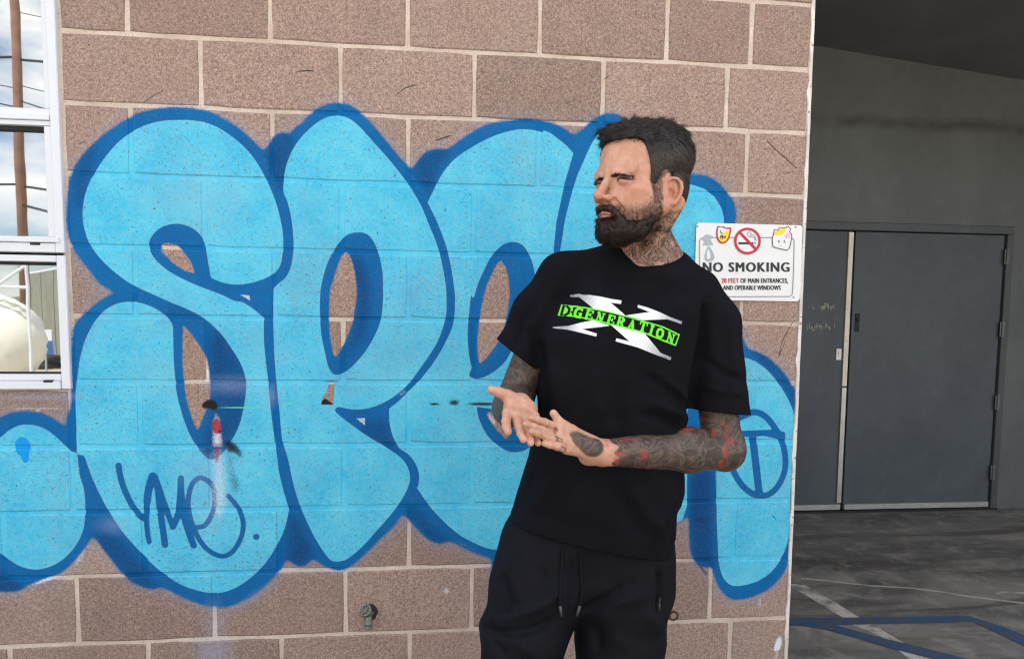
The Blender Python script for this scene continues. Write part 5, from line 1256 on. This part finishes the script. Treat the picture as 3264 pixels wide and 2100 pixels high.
def hair_material(name, root, tip, grey=None, rough=.38):
    t = NT(name); o = t.obj(); n = t.noise(o, 300, 3, .7)
    g = t.attr('grey'); u = t.attr('along')
    c = t.mix(u, root, tip)
    c = t.mix(t.math('MULTIPLY', t.maprange(n, .4, .75), .4), c, tuple(x*1.8 for x in tip))
    if grey: c = t.mix(g, c, grey)
    t.set('Base Color', c).set('Roughness', rough).set('Specular IOR Level', .35); return t.m
M_HAIR = hair_material('dark_brown_hair', lin(14, 10, 9), lin(32, 23, 20), lin(140, 128, 118))
M_BEARD = hair_material('black_brown_beard', lin(17, 13, 12), lin(44, 31, 26), lin(112, 76, 60), .45)
def strands(v, n, w, count, length, direction, width, curl, taper=.25, seg=4, grey=None, lift=0.0, locks=0):
    """tapered three-sided hairs rooted on a surface"""
    p = w/w.sum(); i = nrng.choice(len(v), count, p=p); k = nrng.random((count, 1))
    root = v[i]+nrng.normal(0, .0006, (count, 3)); nn = n[i]
    L = length(v[i])*nrng.uniform(.65, 1.2, count)
    d = direction(v[i], nn)+nrng.normal(0, curl, (count, 3)); d /= _n(d)[:, None]
    pull = 0.0
    if locks:      # hairs gather in locks: they share a lean and close up towards the tip
        cen = root[nrng.choice(count, locks)]; near = np.concatenate([np.argmin(((root[q:q+1000, None]-cen[None])**2).sum(-1), 1) for q in range(0, count, 1000)])
        d = d+nrng.normal(0, .30, (locks, 3))[near]; d /= _n(d)[:, None]; pull = (cen[near]-root)*.75; L = L*nrng.uniform(.75, 1.2, locks)[near]
    side = np.cross(d, nn+.01); side /= np.maximum(_n(side)[:, None], 1e-6); up = np.cross(side, d)
    bend = nrng.normal(0, .5, count)[:, None]*side+nrng.normal(-.25, .35, count)[:, None]*up
    pts, rad = [], []
    for s in range(seg):
        u = s/(seg-1); pts.append(root+d*(L*u)[:, None]+bend*(L*u*u*.45)[:, None]+nn*lift+pull*(u*u)); rad.append(width*(1-(1-taper)*u))
    V = []
    for s in range(seg):
        for a in (0, 2.094, 4.189): V.append(pts[s]+(side*math.cos(a)+up*math.sin(a))*rad[s])
    V = np.stack(V, 1).reshape(-1, 3); base = np.arange(count)[:, None]*(3*seg); F = []
    for s in range(seg-1):
        for a in range(3): F.append(np.stack([base[:, 0]+3*s+a, base[:, 0]+3*s+(a+1) % 3, base[:, 0]+3*s+3+(a+1) % 3, base[:, 0]+3*s+3+a], 1))
    F = np.stack(F, 1).reshape(-1, 4)
    al = np.tile(np.repeat(np.arange(seg)/(seg-1), 3), count); gr = np.repeat(np.clip(grey(v[i])*nrng.random(count)**2.2+.16*nrng.random(count)**3, 0, 1) if grey else np.zeros(count), 3*seg)
    return V, F, al, gr
def hair_object(name, shell, sets, mat, label=None):
    V, F, A, G = [shell[0]], [shell[1]], [np.full(len(shell[0]), .15)], [shell[2]]; off = len(shell[0])
    for s in sets: V.append(s[0]); F.append(s[1]+off); A.append(s[2]); G.append(s[3]); off += len(s[0])
    o = from_np(name, np.concatenate(V), np.concatenate(F), mat, person, smooth=True)
    vattr(o.data, along=np.concatenate(A), grey=np.concatenate(G)); return o
to_l = lambda v: (H_C+v @ H_M*(HS/100)).astype(np.float32)
hv, hf = surface(f_hair, (-9.5, -11, -8), (9.5, 13, 15.5), .22)
hn = normals(hv, hf); HVL, HNL = to_l(hv), (hn @ H_M)
def hdir(vl, nn):
    h = to_head(vl.astype(np.float32)); top = np.clip((h[:, 2]-5.5)/2.5, 0, 1)[:, None]; fr = np.clip((-h[:, 1]-1)/6, 0, 1)[:, None]
    wave = np.stack([.35*np.sin(h[:, 1]*.9+h[:, 0]*.5), np.zeros(len(h)), .25*np.cos(h[:, 0]*1.1+h[:, 1]*.7)], 1)
    fr = np.clip((-h[:, 1]-5.8)/1.5, 0, 1)[:, None]; dt = (np.array([-.1, .9, .15])+wave*.8)*(1-fr)+(np.array([-.55, -.35, .35])+wave*.8)*fr
    ds = np.stack([np.zeros(len(h)), .45+0*h[:, 0], -.85+0*h[:, 0]], 1)
    d = (dt*top+ds*(1-top)) @ H_M; d = d-nn*(d*nn).sum(1)[:, None]; d /= np.maximum(_n(d)[:, None], 1e-6)
    return d+nn*(.13*top+.20*(1-top))
hl = lambda vl: np.interp(to_head(vl.astype(np.float32))[:, 2], [-6, 2, 5.5, 8, 12], [.004, .0065, .010, .020, .026])
gside = lambda vl: np.clip((6.4-to_head(vl.astype(np.float32))[:, 2])/3.0, 0, 1)*.7
rim = np.clip(1-np.abs(hn[:, 2])*0, .1, 1)
hs1 = strands(HVL, HNL, np.where(hv[:, 2] > 6, 1.0, .0)+1e-9, 5600, hl, hdir, .00050, .07, grey=gside, locks=260)
hs2 = strands(HVL, HNL, np.where(hv[:, 2] <= 6.8, 1.0, 0)+1e-9, 7000, hl, hdir, .00042, .26, grey=gside)
# loose hairs over the temple and hairline, rooted in the skin
zh = np.where(zone == 0)[0]; bvh, bnh = BV[zh], VN[zh]
hs3 = strands(bvh, bnh, a_scalp[zh]*(hd[zh][:, 2] < 6.5)+1e-9, 2600, lambda v: np.full(len(v), .006), hdir, .00026, .3, grey=gside)
hair_object('hair', (HVL, hf, gside(HVL)*.10), [hs1, hs2, hs3], M_HAIR)
bv, bf = surface(f_beard, (-8.5, -13.5, -16), (8.5, 2.5, 0), .20)
bn = normals(bv, bf); BVL, BNL = to_l(bv), bn @ H_M
def bdir(vl, nn):
    h = to_head(vl.astype(np.float32)); d = np.stack([.12*h[:, 0], -.35-.1*(h[:, 2] < -8), -.95+0*h[:, 0]], 1)
    mo = (h[:, 2] > -7.2) & (h[:, 1] < -8.3); d[mo] = np.stack([np.sign(h[mo, 0])*.8, 0*h[mo, 0]-.2, 0*h[mo, 0]-.6], 1)
    d = d @ H_M; d = d-nn*(d*nn).sum(1)[:, None]; d /= np.maximum(_n(d)[:, None], 1e-6); return d+nn*.42
bl = lambda vl: np.interp(to_head(vl.astype(np.float32))[:, 2], [-14, -9, -6.5, -3, 0], [.007, .008, .007, .0055, .005])
bg = lambda vl: np.clip((to_head(vl.astype(np.float32))[:, 2]+10.5)/4, 0, 1)*.8
mouth = np.hypot(np.hypot(np.where(bv[:, 0] > 0, bv[:, 0]*.52, bv[:, 0]*.22), (bv[:, 1]+11.2)*.4), (bv[:, 2]+7.1)*1.5) > 1.12
bs1 = strands(BVL, BNL, mouth+1e-9, 9000, bl, bdir, .00036, .20, grey=bg, locks=420)
bs2 = strands(bvh, bnh, a_stub[zh]**1.1+1e-9, 10500, lambda v: np.interp(to_head(v.astype(np.float32))[:, 2], [-12, -7, -4], [.008, .006, .0042]), bdir, .00020, .30, grey=bg)
hair_object('beard', (BVL, bf, bg(BVL)*.25), [bs1, bs2], M_BEARD)
es = strands(bvh, bnh, a_brow[zh]+1e-9, 800, lambda v: np.full(len(v), .0062), lambda v, n: (np.stack([np.sign(to_head(v.astype(np.float32))[:, 0]), np.full(len(v), .25), np.full(len(v), .25)], 1) @ H_M)*.9+n*.25, .00028, .14)
o = from_np('eyebrow', es[0], es[1], M_BEARD, person, smooth=True); vattr(o.data, along=es[2], grey=es[3])

# ------------------------------------------------------------------ clothes
def column(p, tab, n=2.5):
    T = np.array(tab, float)[::-1]; z = p[:, 2]; cx, rx, cy, ry = (np.interp(z, T[:, 0], T[:, i]) for i in range(1, 5))
    q = (np.abs((p[:, 0]-cx)/rx)**n+np.abs((p[:, 1]-cy)/ry)**n)**(1/n); return (q-1)*np.minimum(rx, ry)*.9
def edges(rows, cy, ry):
    """traced left and right outlines of a garment to centre and half width, row by row"""
    return [(*(lambda a, b: ((a[2]+b[2])/2, (a[0]+b[0])/2, abs(b[0]-a[0])/2))(pp(l, y), pp(r, y)), c, q) for (y, l, r), c, q in zip(rows, cy, ry)]
SHIRT = edges([(665, 1325, 1640), (720, 1275, 1660), (790, 1252, 1655), (870, 1252, 1642), (960, 1256, 1615), (1020, 1247, 1607), (1080, 1236, 1606), (1150, 1215, 1604), (1215, 1192, 1597), (1262, 1184, 1590), (1298, 1176, 1581), (1350, 1172, 1578)],
              [.055, .05, .045, .04, .04, .04, .04, .04, .04, .04, .04, .04], [.085, .118, .128, .130, .126, .124, .123, .122, .124, .126, .126, .126])
SL_E, SR_E = pp(1680, 960, .03), pp(1207, 828, .045)
RING = []
for k in range(15):
    a_ = 2*math.pi*k/14; fr_ = .5-.5*math.sin(a_)
    RING.append(np.array([pp(1516, 600, .045)[0]+.0745*math.cos(a_), .048+.080*math.sin(a_), (pp(1516, 633, -.032)[2])*fr_+1.598*(1-fr_)-.006]))
def f_shirt(p):
    d = smax(column(p, SHIRT), p[:, 2]-1.475, .06)
    a = pp(1618, 690, .04); d = smin(d, chain(p, [a, pp(1660, 762, .04), SL_E+(SL_E-pp(1660, 762, .04))*.25], [.054, .065, .068], .02), .022)
    b = pp(1318, 650, .045); e = SR_E+(SR_E-b)*.3; d = smin(d, chain(p, [b, pp(1262, 735, .045), SR_E, e], [.054, .060, .052, .050], .02), .022)
    n0 = pp(1513, 608, .055)
    d = smin(d, cone(p, n0, a, .052, .056), .03); d = smin(d, cone(p, n0, b, .052, .052), .03)
    d = smin(d, cone(p, pp(1420, 712, .02), pp(1590, 712, .02), .072, .068), .04)
    d = smin(d, chain(p, RING, [.008]*len(RING)), .045)
    return d
sv, sf = surface(f_shirt, (-.09, -.14, .86), (.60, .22, 1.62), .0058)
bm = bmesh.new()
for v in sv: bm.verts.new(v)
bm.verts.ensure_lookup_table()
for f in sf: bm.faces.new([bm.verts[i] for i in f])
def cut(co, no, sel):
    fs = [f for f in bm.faces if sel(f.calc_center_median())]
    g = list({v for f in fs for v in f.verts})+list({e for f in fs for e in f.edges})+fs
    bmesh.ops.bisect_plane(bm, geom=g, dist=1e-5, plane_co=Vector(co), plane_no=Vector(no), clear_outer=True)
zl, zr = pp(1196, 1218)[2], pp(1580, 1300)[2]; xl, xr = pp(1196, 1218)[0], pp(1580, 1300)[0]
cut((xl, .04, zl), (-(zr-zl)/(xr-xl)*-1, 0, -1), lambda c: c.z < 1.02)
cut(SL_E+np.array([0, 0, .0]), (-.09, -.02, -1), lambda c: c.x > .385 and c.z < 1.33)
a, b = pp(1165, 795, .045), pp(1250, 862, .045); nn = np.array([b[2]-a[2], 0, -(b[0]-a[0])]); nn /= np.linalg.norm(nn)
cut(SR_E, nn if nn[2] < 0 else -nn, lambda c: c.x < .052 and 1.22 < c.z < 1.48)
NKC, NKA = pp(1517, 590, .048), None
nk_n = Vector((.02, -.42, .90)).normalized()
bmesh.ops.recalc_face_normals(bm, faces=bm.faces)
me = bpy.data.meshes.new('t_shirt'); bm.to_mesh(me); bm.free()
SVv = np.zeros(len(me.vertices)*3, np.float32); me.vertices.foreach_get('co', SVv); SVv = SVv.reshape(-1, 3)
SN = np.zeros(len(me.vertices)*3, np.float32); me.vertices.foreach_get('normal', SN); SN = SN.reshape(-1, 3)
def apply_folds(V, N, folds, base=.0):
    q = px_of(V); front = np.clip(-N[:, 1]*1.6+.5, 0, 1); d = np.zeros(len(V))
    for pts, amp, wd in folds:
        P = spline(pts, 4, closed=False); s = seg_d(q, P); ends = np.minimum(np.hypot(*(q-P[0]).T), np.hypot(*(q-P[-1]).T))
        d += amp*np.exp(-(s/wd)**2)*np.clip(ends/(2.2*wd), .25, 1)
    return (d*front*2.0)[:, None]*N
FOLD_S = [([(1250, 780), (1262, 850), (1270, 930), (1268, 1010)], -.006, 14), ([(1285, 830), (1300, 900), (1305, 990)], .005, 16), ([(1655, 700), (1645, 790), (1630, 880), (1612, 960)], -.010, 9), ([(1680, 760), (1672, 860), (1662, 940)], .004, 20),
          ([(1520, 940), (1560, 955), (1604, 978)], .006, 9), ([(1500, 965), (1560, 985), (1602, 1010)], -.005, 9), ([(1400, 830), (1395, 920), (1400, 1000)], .005, 22), ([(1460, 880), (1440, 960), (1430, 1010)], -.004, 18), ([(1540, 880), (1590, 920), (1610, 950)], .005, 11),
          ([(1500, 870), (1560, 905), (1605, 950)], -.004, 10), ([(1590, 1130), (1560, 1190), (1520, 1260)], .006, 16), ([(1600, 1180), (1580, 1240), (1570, 1290)], -.006, 10), ([(1480, 1120), (1500, 1180), (1550, 1240)], .005, 16), ([(1440, 1110), (1470, 1200), (1520, 1270)], -.004, 16),
          ([(1350, 1120), (1340, 1190), (1350, 1250)], .004, 20), ([(1290, 1100), (1270, 1160), (1240, 1210)], .005, 16), ([(1250, 1090), (1230, 1150), (1206, 1200)], -.004, 12), ([(1310, 650), (1270, 720), (1240, 790)], .004, 16), ([(1255, 700), (1225, 760), (1200, 810)], -.004, 9), ([(1230, 740), (1232, 800), (1240, 840)], .003, 9),
          ([(1700, 700), (1710, 800), (1720, 900)], .004, 12), ([(1640, 830), (1690, 870), (1740, 890)], -.004, 8), ([(1640, 900), (1690, 915), (1745, 920)], .003, 8), ([(1400, 620), (1450, 680), (1520, 700), (1590, 670), (1625, 630)], -.003, 16), ([(1320, 700), (1400, 690)], .003, 14), ([(1560, 720), (1610, 700)], .003, 14), ([(1250, 985), (1330, 1030), (1420, 1060)], -.004, 16)]
SVv += apply_folds(SVv, SN, FOLD_S)
# soft overall unevenness of worn cloth
ph = SVv*[23, 19, 31]; SVv += (np.sin(ph[:, 0]+1.3*np.sin(ph[:, 2]))*np.sin(ph[:, 2]*.6+ph[:, 1]))[:, None]*SN*.0016
me.vertices.foreach_set('co', SVv.ravel()); me.update()
# printed emblem, in the shirt's own plane
DP = lambda x, y: (1246.9+x/5.935, 645.4+y/5.935)
gx, gy = np.meshgrid(np.linspace(1285, 1610, 9), np.linspace(680, 850, 6)); gx, gy = gx.ravel(), gy.ravel()
XZ = np.array([hit(f_shirt, a, b, -.2, .1)[[0, 2]] for a, b in zip(gx, gy)])
bas = lambda x, y: np.stack([np.ones_like(x), x, y, x*x, x*y, y*y, x**3, x*x*y, x*y*y, y**3], -1)
nx, ny = (gx-1447)/160, (gy-765)/85; KX, *_ = np.linalg.lstsq(bas(nx, ny), XZ, rcond=None)
def pr(pts):
    P = np.array([DP(*p) for p in pts], float); return bas((P[:, 0]-1447)/160, (P[:, 1]-765)/85) @ KX
PX0, PX1, PZ0, PZ1 = .06, .40, 1.30, 1.50
RP = Raster(PX0, PX1, PZ0, PZ1, .00045)
wpoly = [[(520, 255), (640, 245), (700, 262), (780, 262), (950, 290), (1090, 320), (1225, 338), (1214, 388), (1072, 370), (1270, 540), (1560, 770), (1540, 792), (1650, 925), (1760, 1062), (1910, 1125), (1898, 1165), (1680, 1085), (1450, 990), (1140, 905), (1152, 862), (1330, 905), (1090, 690), (830, 450), (640, 294), (520, 282)],
         [(1455, 398), (1600, 440), (1750, 500), (1900, 570), (2070, 630), (2055, 665), (1860, 598), (1520, 612), (1285, 545), (1610, 497), (1447, 434)],
         [(840, 610), (660, 645), (480, 692), (270, 702), (270, 722), (470, 742), (680, 790), (870, 838), (882, 798), (680, 735), (1060, 690)]]
white_p = np.maximum.reduce([RP.fill(pr(p)) for p in wpoly])
tone = np.zeros_like(white_p)
for a, b in (((560, 260), (900, 330)), ((2050, 650), (1720, 540)), ((300, 710), (640, 690)), ((1890, 1140), (1560, 920))):
    A_, B_ = pr([a])[0], pr([b])[0]; gxx = PX0+(np.arange(RP.w)+.5)*RP.res; gzz = PZ0+(np.arange(RP.h)+.5)*RP.res; X, Z = np.meshgrid(gxx, gzz); d_ = B_-A_
    t_ = ((X-A_[0])*d_[0]+(Z-A_[1])*d_[1])/(d_@d_); near = np.abs((X-A_[0])*d_[1]-(Z-A_[1])*d_[0])/np.linalg.norm(d_) < .03
    tone = np.maximum(tone, np.where((t_ > -.2) & (t_ < 1) & near, np.clip(1-t_, 0, 1), 0))
band = [(395, 390), (600, 412), (830, 448), (1050, 490), (1270, 545), (1520, 615), (1800, 695), (2035, 808), (1975, 970), (1800, 905), (1540, 797), (1320, 735), (1090, 680), (830, 612), (560, 566), (340, 546)]
inner = [(560, 428), (830, 466), (1050, 508), (1270, 562), (1520, 633), (1790, 712), (2012, 822), (1962, 944), (1805, 885), (1545, 778), (1325, 716), (1090, 662), (830, 594), (525, 545)]
band_p, inner_p = RP.fill(pr(band)), RP.fill(pr(inner))
cl = [(455, 480), (625, 508), (778, 538), (928, 575), (1080, 610), (1217, 637), (1365, 682), (1525, 700), (1640, 748), (1757, 792), (1905, 860)]
GL = {'D': [((0, 0), (0, 1), 1), ((0, 1), (.55, 1), 0), ((.55, 1), (.95, .75), 1), ((.95, .75), (.95, .25), 1), ((.95, .25), (.55, 0), 1), ((.55, 0), (0, 0), 0)],
      'G': [((.95, .78), (.6, 1), 0), ((.6, 1), (.3, .97), 1), ((.3, .97), (.05, .7), 1), ((.05, .7), (.05, .3), 1), ((.05, .3), (.3, .03), 1), ((.3, .03), (.6, 0), 1), ((.6, 0), (.9, .2), 0), ((.9, 0), (.9, .42), 1), ((.62, .42), (1.0, .42), 0), ((.95, 1), (.95, .78), 0)],
      'E': [((.15, 0), (.15, 1), 1), ((-.02, 1), (.9, 1), 0), ((-.02, 0), (.95, 0), 0), ((.15, .52), (.65, .52), 0), ((.9, 1), (.93, .75), 0), ((.95, 0), (.98, .28), 0), ((.65, .38), (.65, .66), 0)],
      'N': [((.1, 0), (.1, 1), 0), ((.08, 1), (.85, 0), 1), ((.85, 0), (.85, 1), 0), ((-.06, 1), (.25, 1), 0), ((-.06, 0), (.28, 0), 0), ((.68, 1), (1.02, 1), 0)],
      'R': [((.15, 0), (.15, 1), 1), ((-.02, 1), (.6, 1), 0), ((.6, 1), (.85, .78), 1), ((.85, .78), (.6, .52), 1), ((.6, .52), (.15, .52), 0), ((.5, .5), (.88, .03), 1), ((-.02, 0), (.34, 0), 0), ((.78, 0), (1.04, 0), 0)],
      'A': [((.05, 0), (.48, 1), 0), ((.48, 1), (.88, 0), 1), ((.2, .35), (.72, .35), 0), ((-.08, 0), (.24, 0), 0), ((.68, 0), (1.06, 0), 0)],
      'T': [((.5, 0), (.5, 1), 1), ((.0, 1), (1.0, 1), 0), ((.0, 1), (-.02, .72), 0), ((1.0, 1), (1.02, .72), 0), ((.3, 0), (.7, 0), 0)],
      'I': [((.5, 0), (.5, 1), 1), ((.22, 1), (.78, 1), 0), ((.22, 0), (.78, 0), 0)],
      'O': [((.5, 1), (.15, .85), 1), ((.15, .85), (.05, .5), 1), ((.05, .5), (.15, .15), 1), ((.15, .15), (.5, 0), 1), ((.5, 0), (.85, .15), 1), ((.85, .15), (.95, .5), 1), ((.95, .5), (.85, .85), 1), ((.85, .85), (.5, 1), 1)]}
lett_k, lett_g = np.zeros_like(white_p), np.zeros_like(white_p)
CL = np.array(cl, float)
for i, ch in enumerate('DGENERATION'):
    tdir = CL[min(i+1, 10)]-CL[max(i-1, 0)]; tdir /= np.linalg.norm(tdir); wd = 92 if ch != 'I' else 80; up = np.array([.30, -.95])*(122 if i else 128)
    o_ = CL[i]-tdir*wd*.5-up*.5
    for a, b, th in GL[ch]:
        P = pr([o_+tdir*wd*a[0]+up*a[1], o_+tdir*wd*b[0]+up*b[1]]); s = RP.stroke(P, .0052 if th else .0027)
        if i == 0: lett_k = np.maximum(lett_k, s)
        else: lett_g = np.maximum(lett_g, s)
lett_k = np.maximum(lett_k, RP.stroke(pr([(532, 500), (546, 503)]), .0045))
PRINT1 = np_image('shirt_print', np.dstack([white_p, band_p, np.clip(inner_p-RP.fill(pr([(300, 350), (562, 395), (525, 600), (300, 600)])), 0, 1)]))
PRINT2 = np_image('shirt_letters', np.dstack([lett_g, lett_k, tone]))
def cloth(name, c0, c1, printed=False, rough=.85):
    t = NT(name); o = t.obj(); n = t.noise(o, 9, 4, .6); wv = t.noise(t.mapping(o, scale=(1, 1, .5)), 900, 2, .6)
    c = t.mix(t.maprange(n, .35, .65), c0, c1); c = t.mix(t.math('MULTIPLY', t.maprange(wv, .55, .8), .25), c, tuple(x*2.0 for x in c1))
    lint = t.maprange(t.noise(o, 170, 2, .5), .74, .78); c = t.mix(t.math('MULTIPLY', lint, .05), c, lin(120, 120, 125))
    if printed:
        s = t.sep(o); uv = t.comb(t.maprange(s[0], PX0, PX0+RP.w*RP.res), t.maprange(s[2], PZ0, PZ0+RP.h*RP.res), 0); fr = t.math('LESS_THAN', s[1], .02)
        a, b = t.rgb(t.image(PRINT1, uv)['Color']), t.rgb(t.image(PRINT2, uv)['Color']); F = lambda x: t.math('MULTIPLY', x, fr)
        wear = t.maprange(t.noise(o, 240, 3, .6), .3, .6, .82, 1)
        met = t.mix(b[2], lin(226, 229, 232), lin(70, 74, 84)); met = t.mix(t.math('MULTIPLY', b[2], t.maprange(t.noise(t.mapping(o, scale=(20, 20, 400)), 4, 2, .5), .45, .55)), met, lin(190, 194, 204))
        c = t.mix(t.math('MULTIPLY', F(a[0]), wear), c, met); c = t.mix(t.math('MULTIPLY', F(a[1]), wear), c, lin(112, 222, 70))
        c = t.mix(F(a[2]), c, (.006, .010, .006)); c = t.mix(t.math('MULTIPLY', F(b[0]), wear), c, lin(112, 222, 70)); c = t.mix(F(b[1]), c, (.006, .012, .006))
    t.set('Base Color', c).set('Roughness', rough).set('Specular IOR Level', .11).set('Sheen Weight', .0).set('Sheen Roughness', .5)
    t.bump(t.math('ADD', t.math('MULTIPLY', wv, .35), t.noise(o, 60, 4, .6)), .18, .0015)
    return t.m
M_SHIRT = cloth('black_cotton', (.0036, .0038, .0062), (.0052, .0054, .0085), True)
M_RIB = cloth('black_rib', (.0036, .0038, .006), (.005, .0052, .008))
M_TROUS = cloth('black_jersey', (.0050, .0053, .0080), (.0072, .0075, .0108), False, .75)
shirt = link_mesh('t_shirt', me, M_SHIRT, person, smooth=True)
md = shirt.modifiers.new('thickness', 'SOLIDIFY'); md.thickness = .0032; md.offset = -1
# rib collar: a ring laid on the cloth round the neck
rp = []
for k in range(44):
    a = 2*math.pi*k/44; fr_ = .5-.5*math.sin(a)
    rp.append((RING[0][0]-.0745+.0765*math.cos(a), .048+.082*math.sin(a), (RING[0][2]*0+pp(1516, 633, -.032)[2])*fr_+1.598*(1-fr_)+.001))
rp = np.array(rp); 
for _ in range(3): rp = (np.roll(rp, 1, 0)+rp*2+np.roll(rp, -1, 0))/4
bm = bmesh.new(); rings = []
cc = rp.mean(0)
for k, p in enumerate(rp):
    out = p-cc; out[2] = 0; out /= np.linalg.norm(out); up = np.array([0, 0, 1.]); prof = []
    for (u, v) in ((-.010, .006), (-.008, .0095), (-.002, .0098), (.006, .0078), (.0105, .0035), (.0105, -.004), (-.004, -.004), (-.010, .0)):
        prof.append(bm.verts.new(p+out*u+up*(v-.45*max(u, 0)-.002)))
    rings.append(prof)
for k in range(len(rings)):
    a, b = rings[k], rings[(k+1) % len(rings)]
    for j in range(8): bm.faces.new((a[j], a[(j+1) % 8], b[(j+1) % 8], b[j]))
from_bm('collar', bm, M_RIB, shirt, smooth=True)
def hem_ring(name, co, no, sel, mat, off=.022):
    pass

TR_L = [(pp(1460, 1290, .04), .104), (pp(1453, 1400, .03), .104), (pp(1447, 1500, .02), .098), (pp(1440, 1620, .0), .090)]
kl = TR_L[-1][0]; TR_L += [(np.array([kl[0]+.005, .02, .46]), .082), (np.array([kl[0]+.01, .05, .10]), .062)]
TR_R = [(pp(1290, 1285, .04), .108), (pp(1262, 1390, .0), .100), (pp(1228, 1480, -.03), .092), (pp(1212, 1600, -.05), .084)]
kr = TR_R[-1][0]; TR_R += [(np.array([kr[0]-.01, -.05, .46]), .082), (np.array([kr[0]-.01, .03, .10]), .062)]
WAIST = edges([(1150, 1235, 1572), (1225, 1202, 1572), (1300, 1168, 1570), (1350, 1156, 1570), (1420, 1150, 1566)], [.04]*5, [.10, .105, .112, .114, .105])
def f_trousers(p):
    d = smax(column(p, WAIST, 2.4), (pp(1360, 1415)[2]-p[:, 2]), .03); d = smax(d, p[:, 2]-.985, .02)
    l = chain(p, [q for q, r in TR_L], [r for q, r in TR_L], .02); r = chain(p, [q for q, r in TR_R], [r for q, r in TR_R], .02)
    r = smin(r, cone(p, pp(1146, 1464, .0), pp(1180, 1470, -.03), .022, .04), .03)
    return smin(d, smin(l, r, .018), .035)
tv, tf = surface(f_trousers, (-.16, -.18, .07), (.46, .22, 1.03), .0075)
tn = normals(tv, tf)
FOLD_T = [([(1125, 1468), (1180, 1478), (1250, 1470), (1300, 1450)], -.008, 10), ([(1130, 1440), (1200, 1440), (1270, 1410), (1320, 1370)], .007, 14), ([(1180, 1300), (1210, 1360), (1220, 1430)], .006, 16), ([(1160, 1330), (1185, 1390), (1180, 1440)], -.005, 12), ([(1400, 1380), (1450, 1400), (1530, 1380)], .005, 18), ([(1350, 1440), (1400, 1410), (1470, 1370)], -.008, 12),
          ([(1540, 1330), (1543, 1380), (1541, 1428)], -.008, 6), ([(1420, 1450), (1450, 1500), (1460, 1540)], .006, 22), ([(1390, 1450), (1395, 1500), (1400, 1540)], -.005, 14), ([(1200, 1490), (1230, 1515), (1250, 1540)], .006, 14), ([(1150, 1490), (1170, 1520), (1180, 1540)], -.006, 9), ([(1250, 1320), (1290, 1370), (1310, 1420)], -.004, 14), ([(1500, 1420), (1530, 1450), (1540, 1500)], .005, 14), ([(1335, 1300), (1336, 1400), (1336, 1445)], -.004, 8)]
tv = tv+apply_folds(tv, tn, FOLD_T); ph = tv*[17, 21, 24]; tv = tv+(np.sin(ph[:, 0]+1.7*np.sin(ph[:, 2]))*np.sin(ph[:, 2]*.7+ph[:, 1]))[:, None]*tn*.003
trousers = from_np('trousers', tv, tf, M_TROUS, person, smooth=True)
M_CORD = cloth('black_cord', (.006, .0063, .009), (.008, .0083, .012)); M_TIP = simple('cord_tip', lin(62, 62, 66), .4)
for pts in ([(1314, 1276), (1313, 1320), (1310, 1370), (1309, 1412)], [(1357, 1290), (1358, 1330), (1360, 1380), (1355, 1412)]):
    P = [hit(f_trousers, *q)+np.array([0, -.006, 0]) for q in pts]; e = P[-1]+np.array([.003 if pts[0][0] < 1330 else -.006, -.001, -.022])
    c_ = tube('drawstring', spline(P, 5, closed=False).tolist(), .0032, M_CORD, trousers, 8)
    tube('cord_tip', [P[-1], e], [.0036, .0030], M_TIP, trousers, 8)
P = [hit(f_trousers, *q)+np.array([0, .001, 0]) for q in ((1543, 1396), (1541, 1412), (1538, 1430))]
tube('pocket_zip', P, .0028, M_BLACK, trousers, 6); tube('zip_pull', [P[1]+np.array([0, -.004, .003]), P[1]+np.array([0, -.005, -.010])], .002, M_TIP, trousers, 6)
# shoes, out of the picture but standing on the ground
for leg, tw_ in ((TR_L, .12), (TR_R, -.25)):
    a = leg[-1][0]; c, s = math.cos(tw_), math.sin(tw_); D_ = np.array([s, -c, 0])
    f_shoe = lambda p: smax(smin(chain(p, [a*[1, 1, 0]+np.array([0, .03, .045]), a*[1, 1, 0]+D_*.10+np.array([0, 0, .04]), a*[1, 1, 0]+D_*.20+np.array([0, 0, .03])], [.045, .044, .036], .01), cone(p, a*[1, 1, 0]+np.array([0, .01, .05]), a*[1, 1, 0]+np.array([0, .01, .12]), .045, .048), .03), .002-p[:, 2], .004)
    v, f = surface(f_shoe, a*[1, 1, 0]+[-.16, -.30, -.01], a*[1, 1, 0]+[.16, .12, .16], .007); from_np('shoe', v, f, M_TROUS, person, smooth=True)
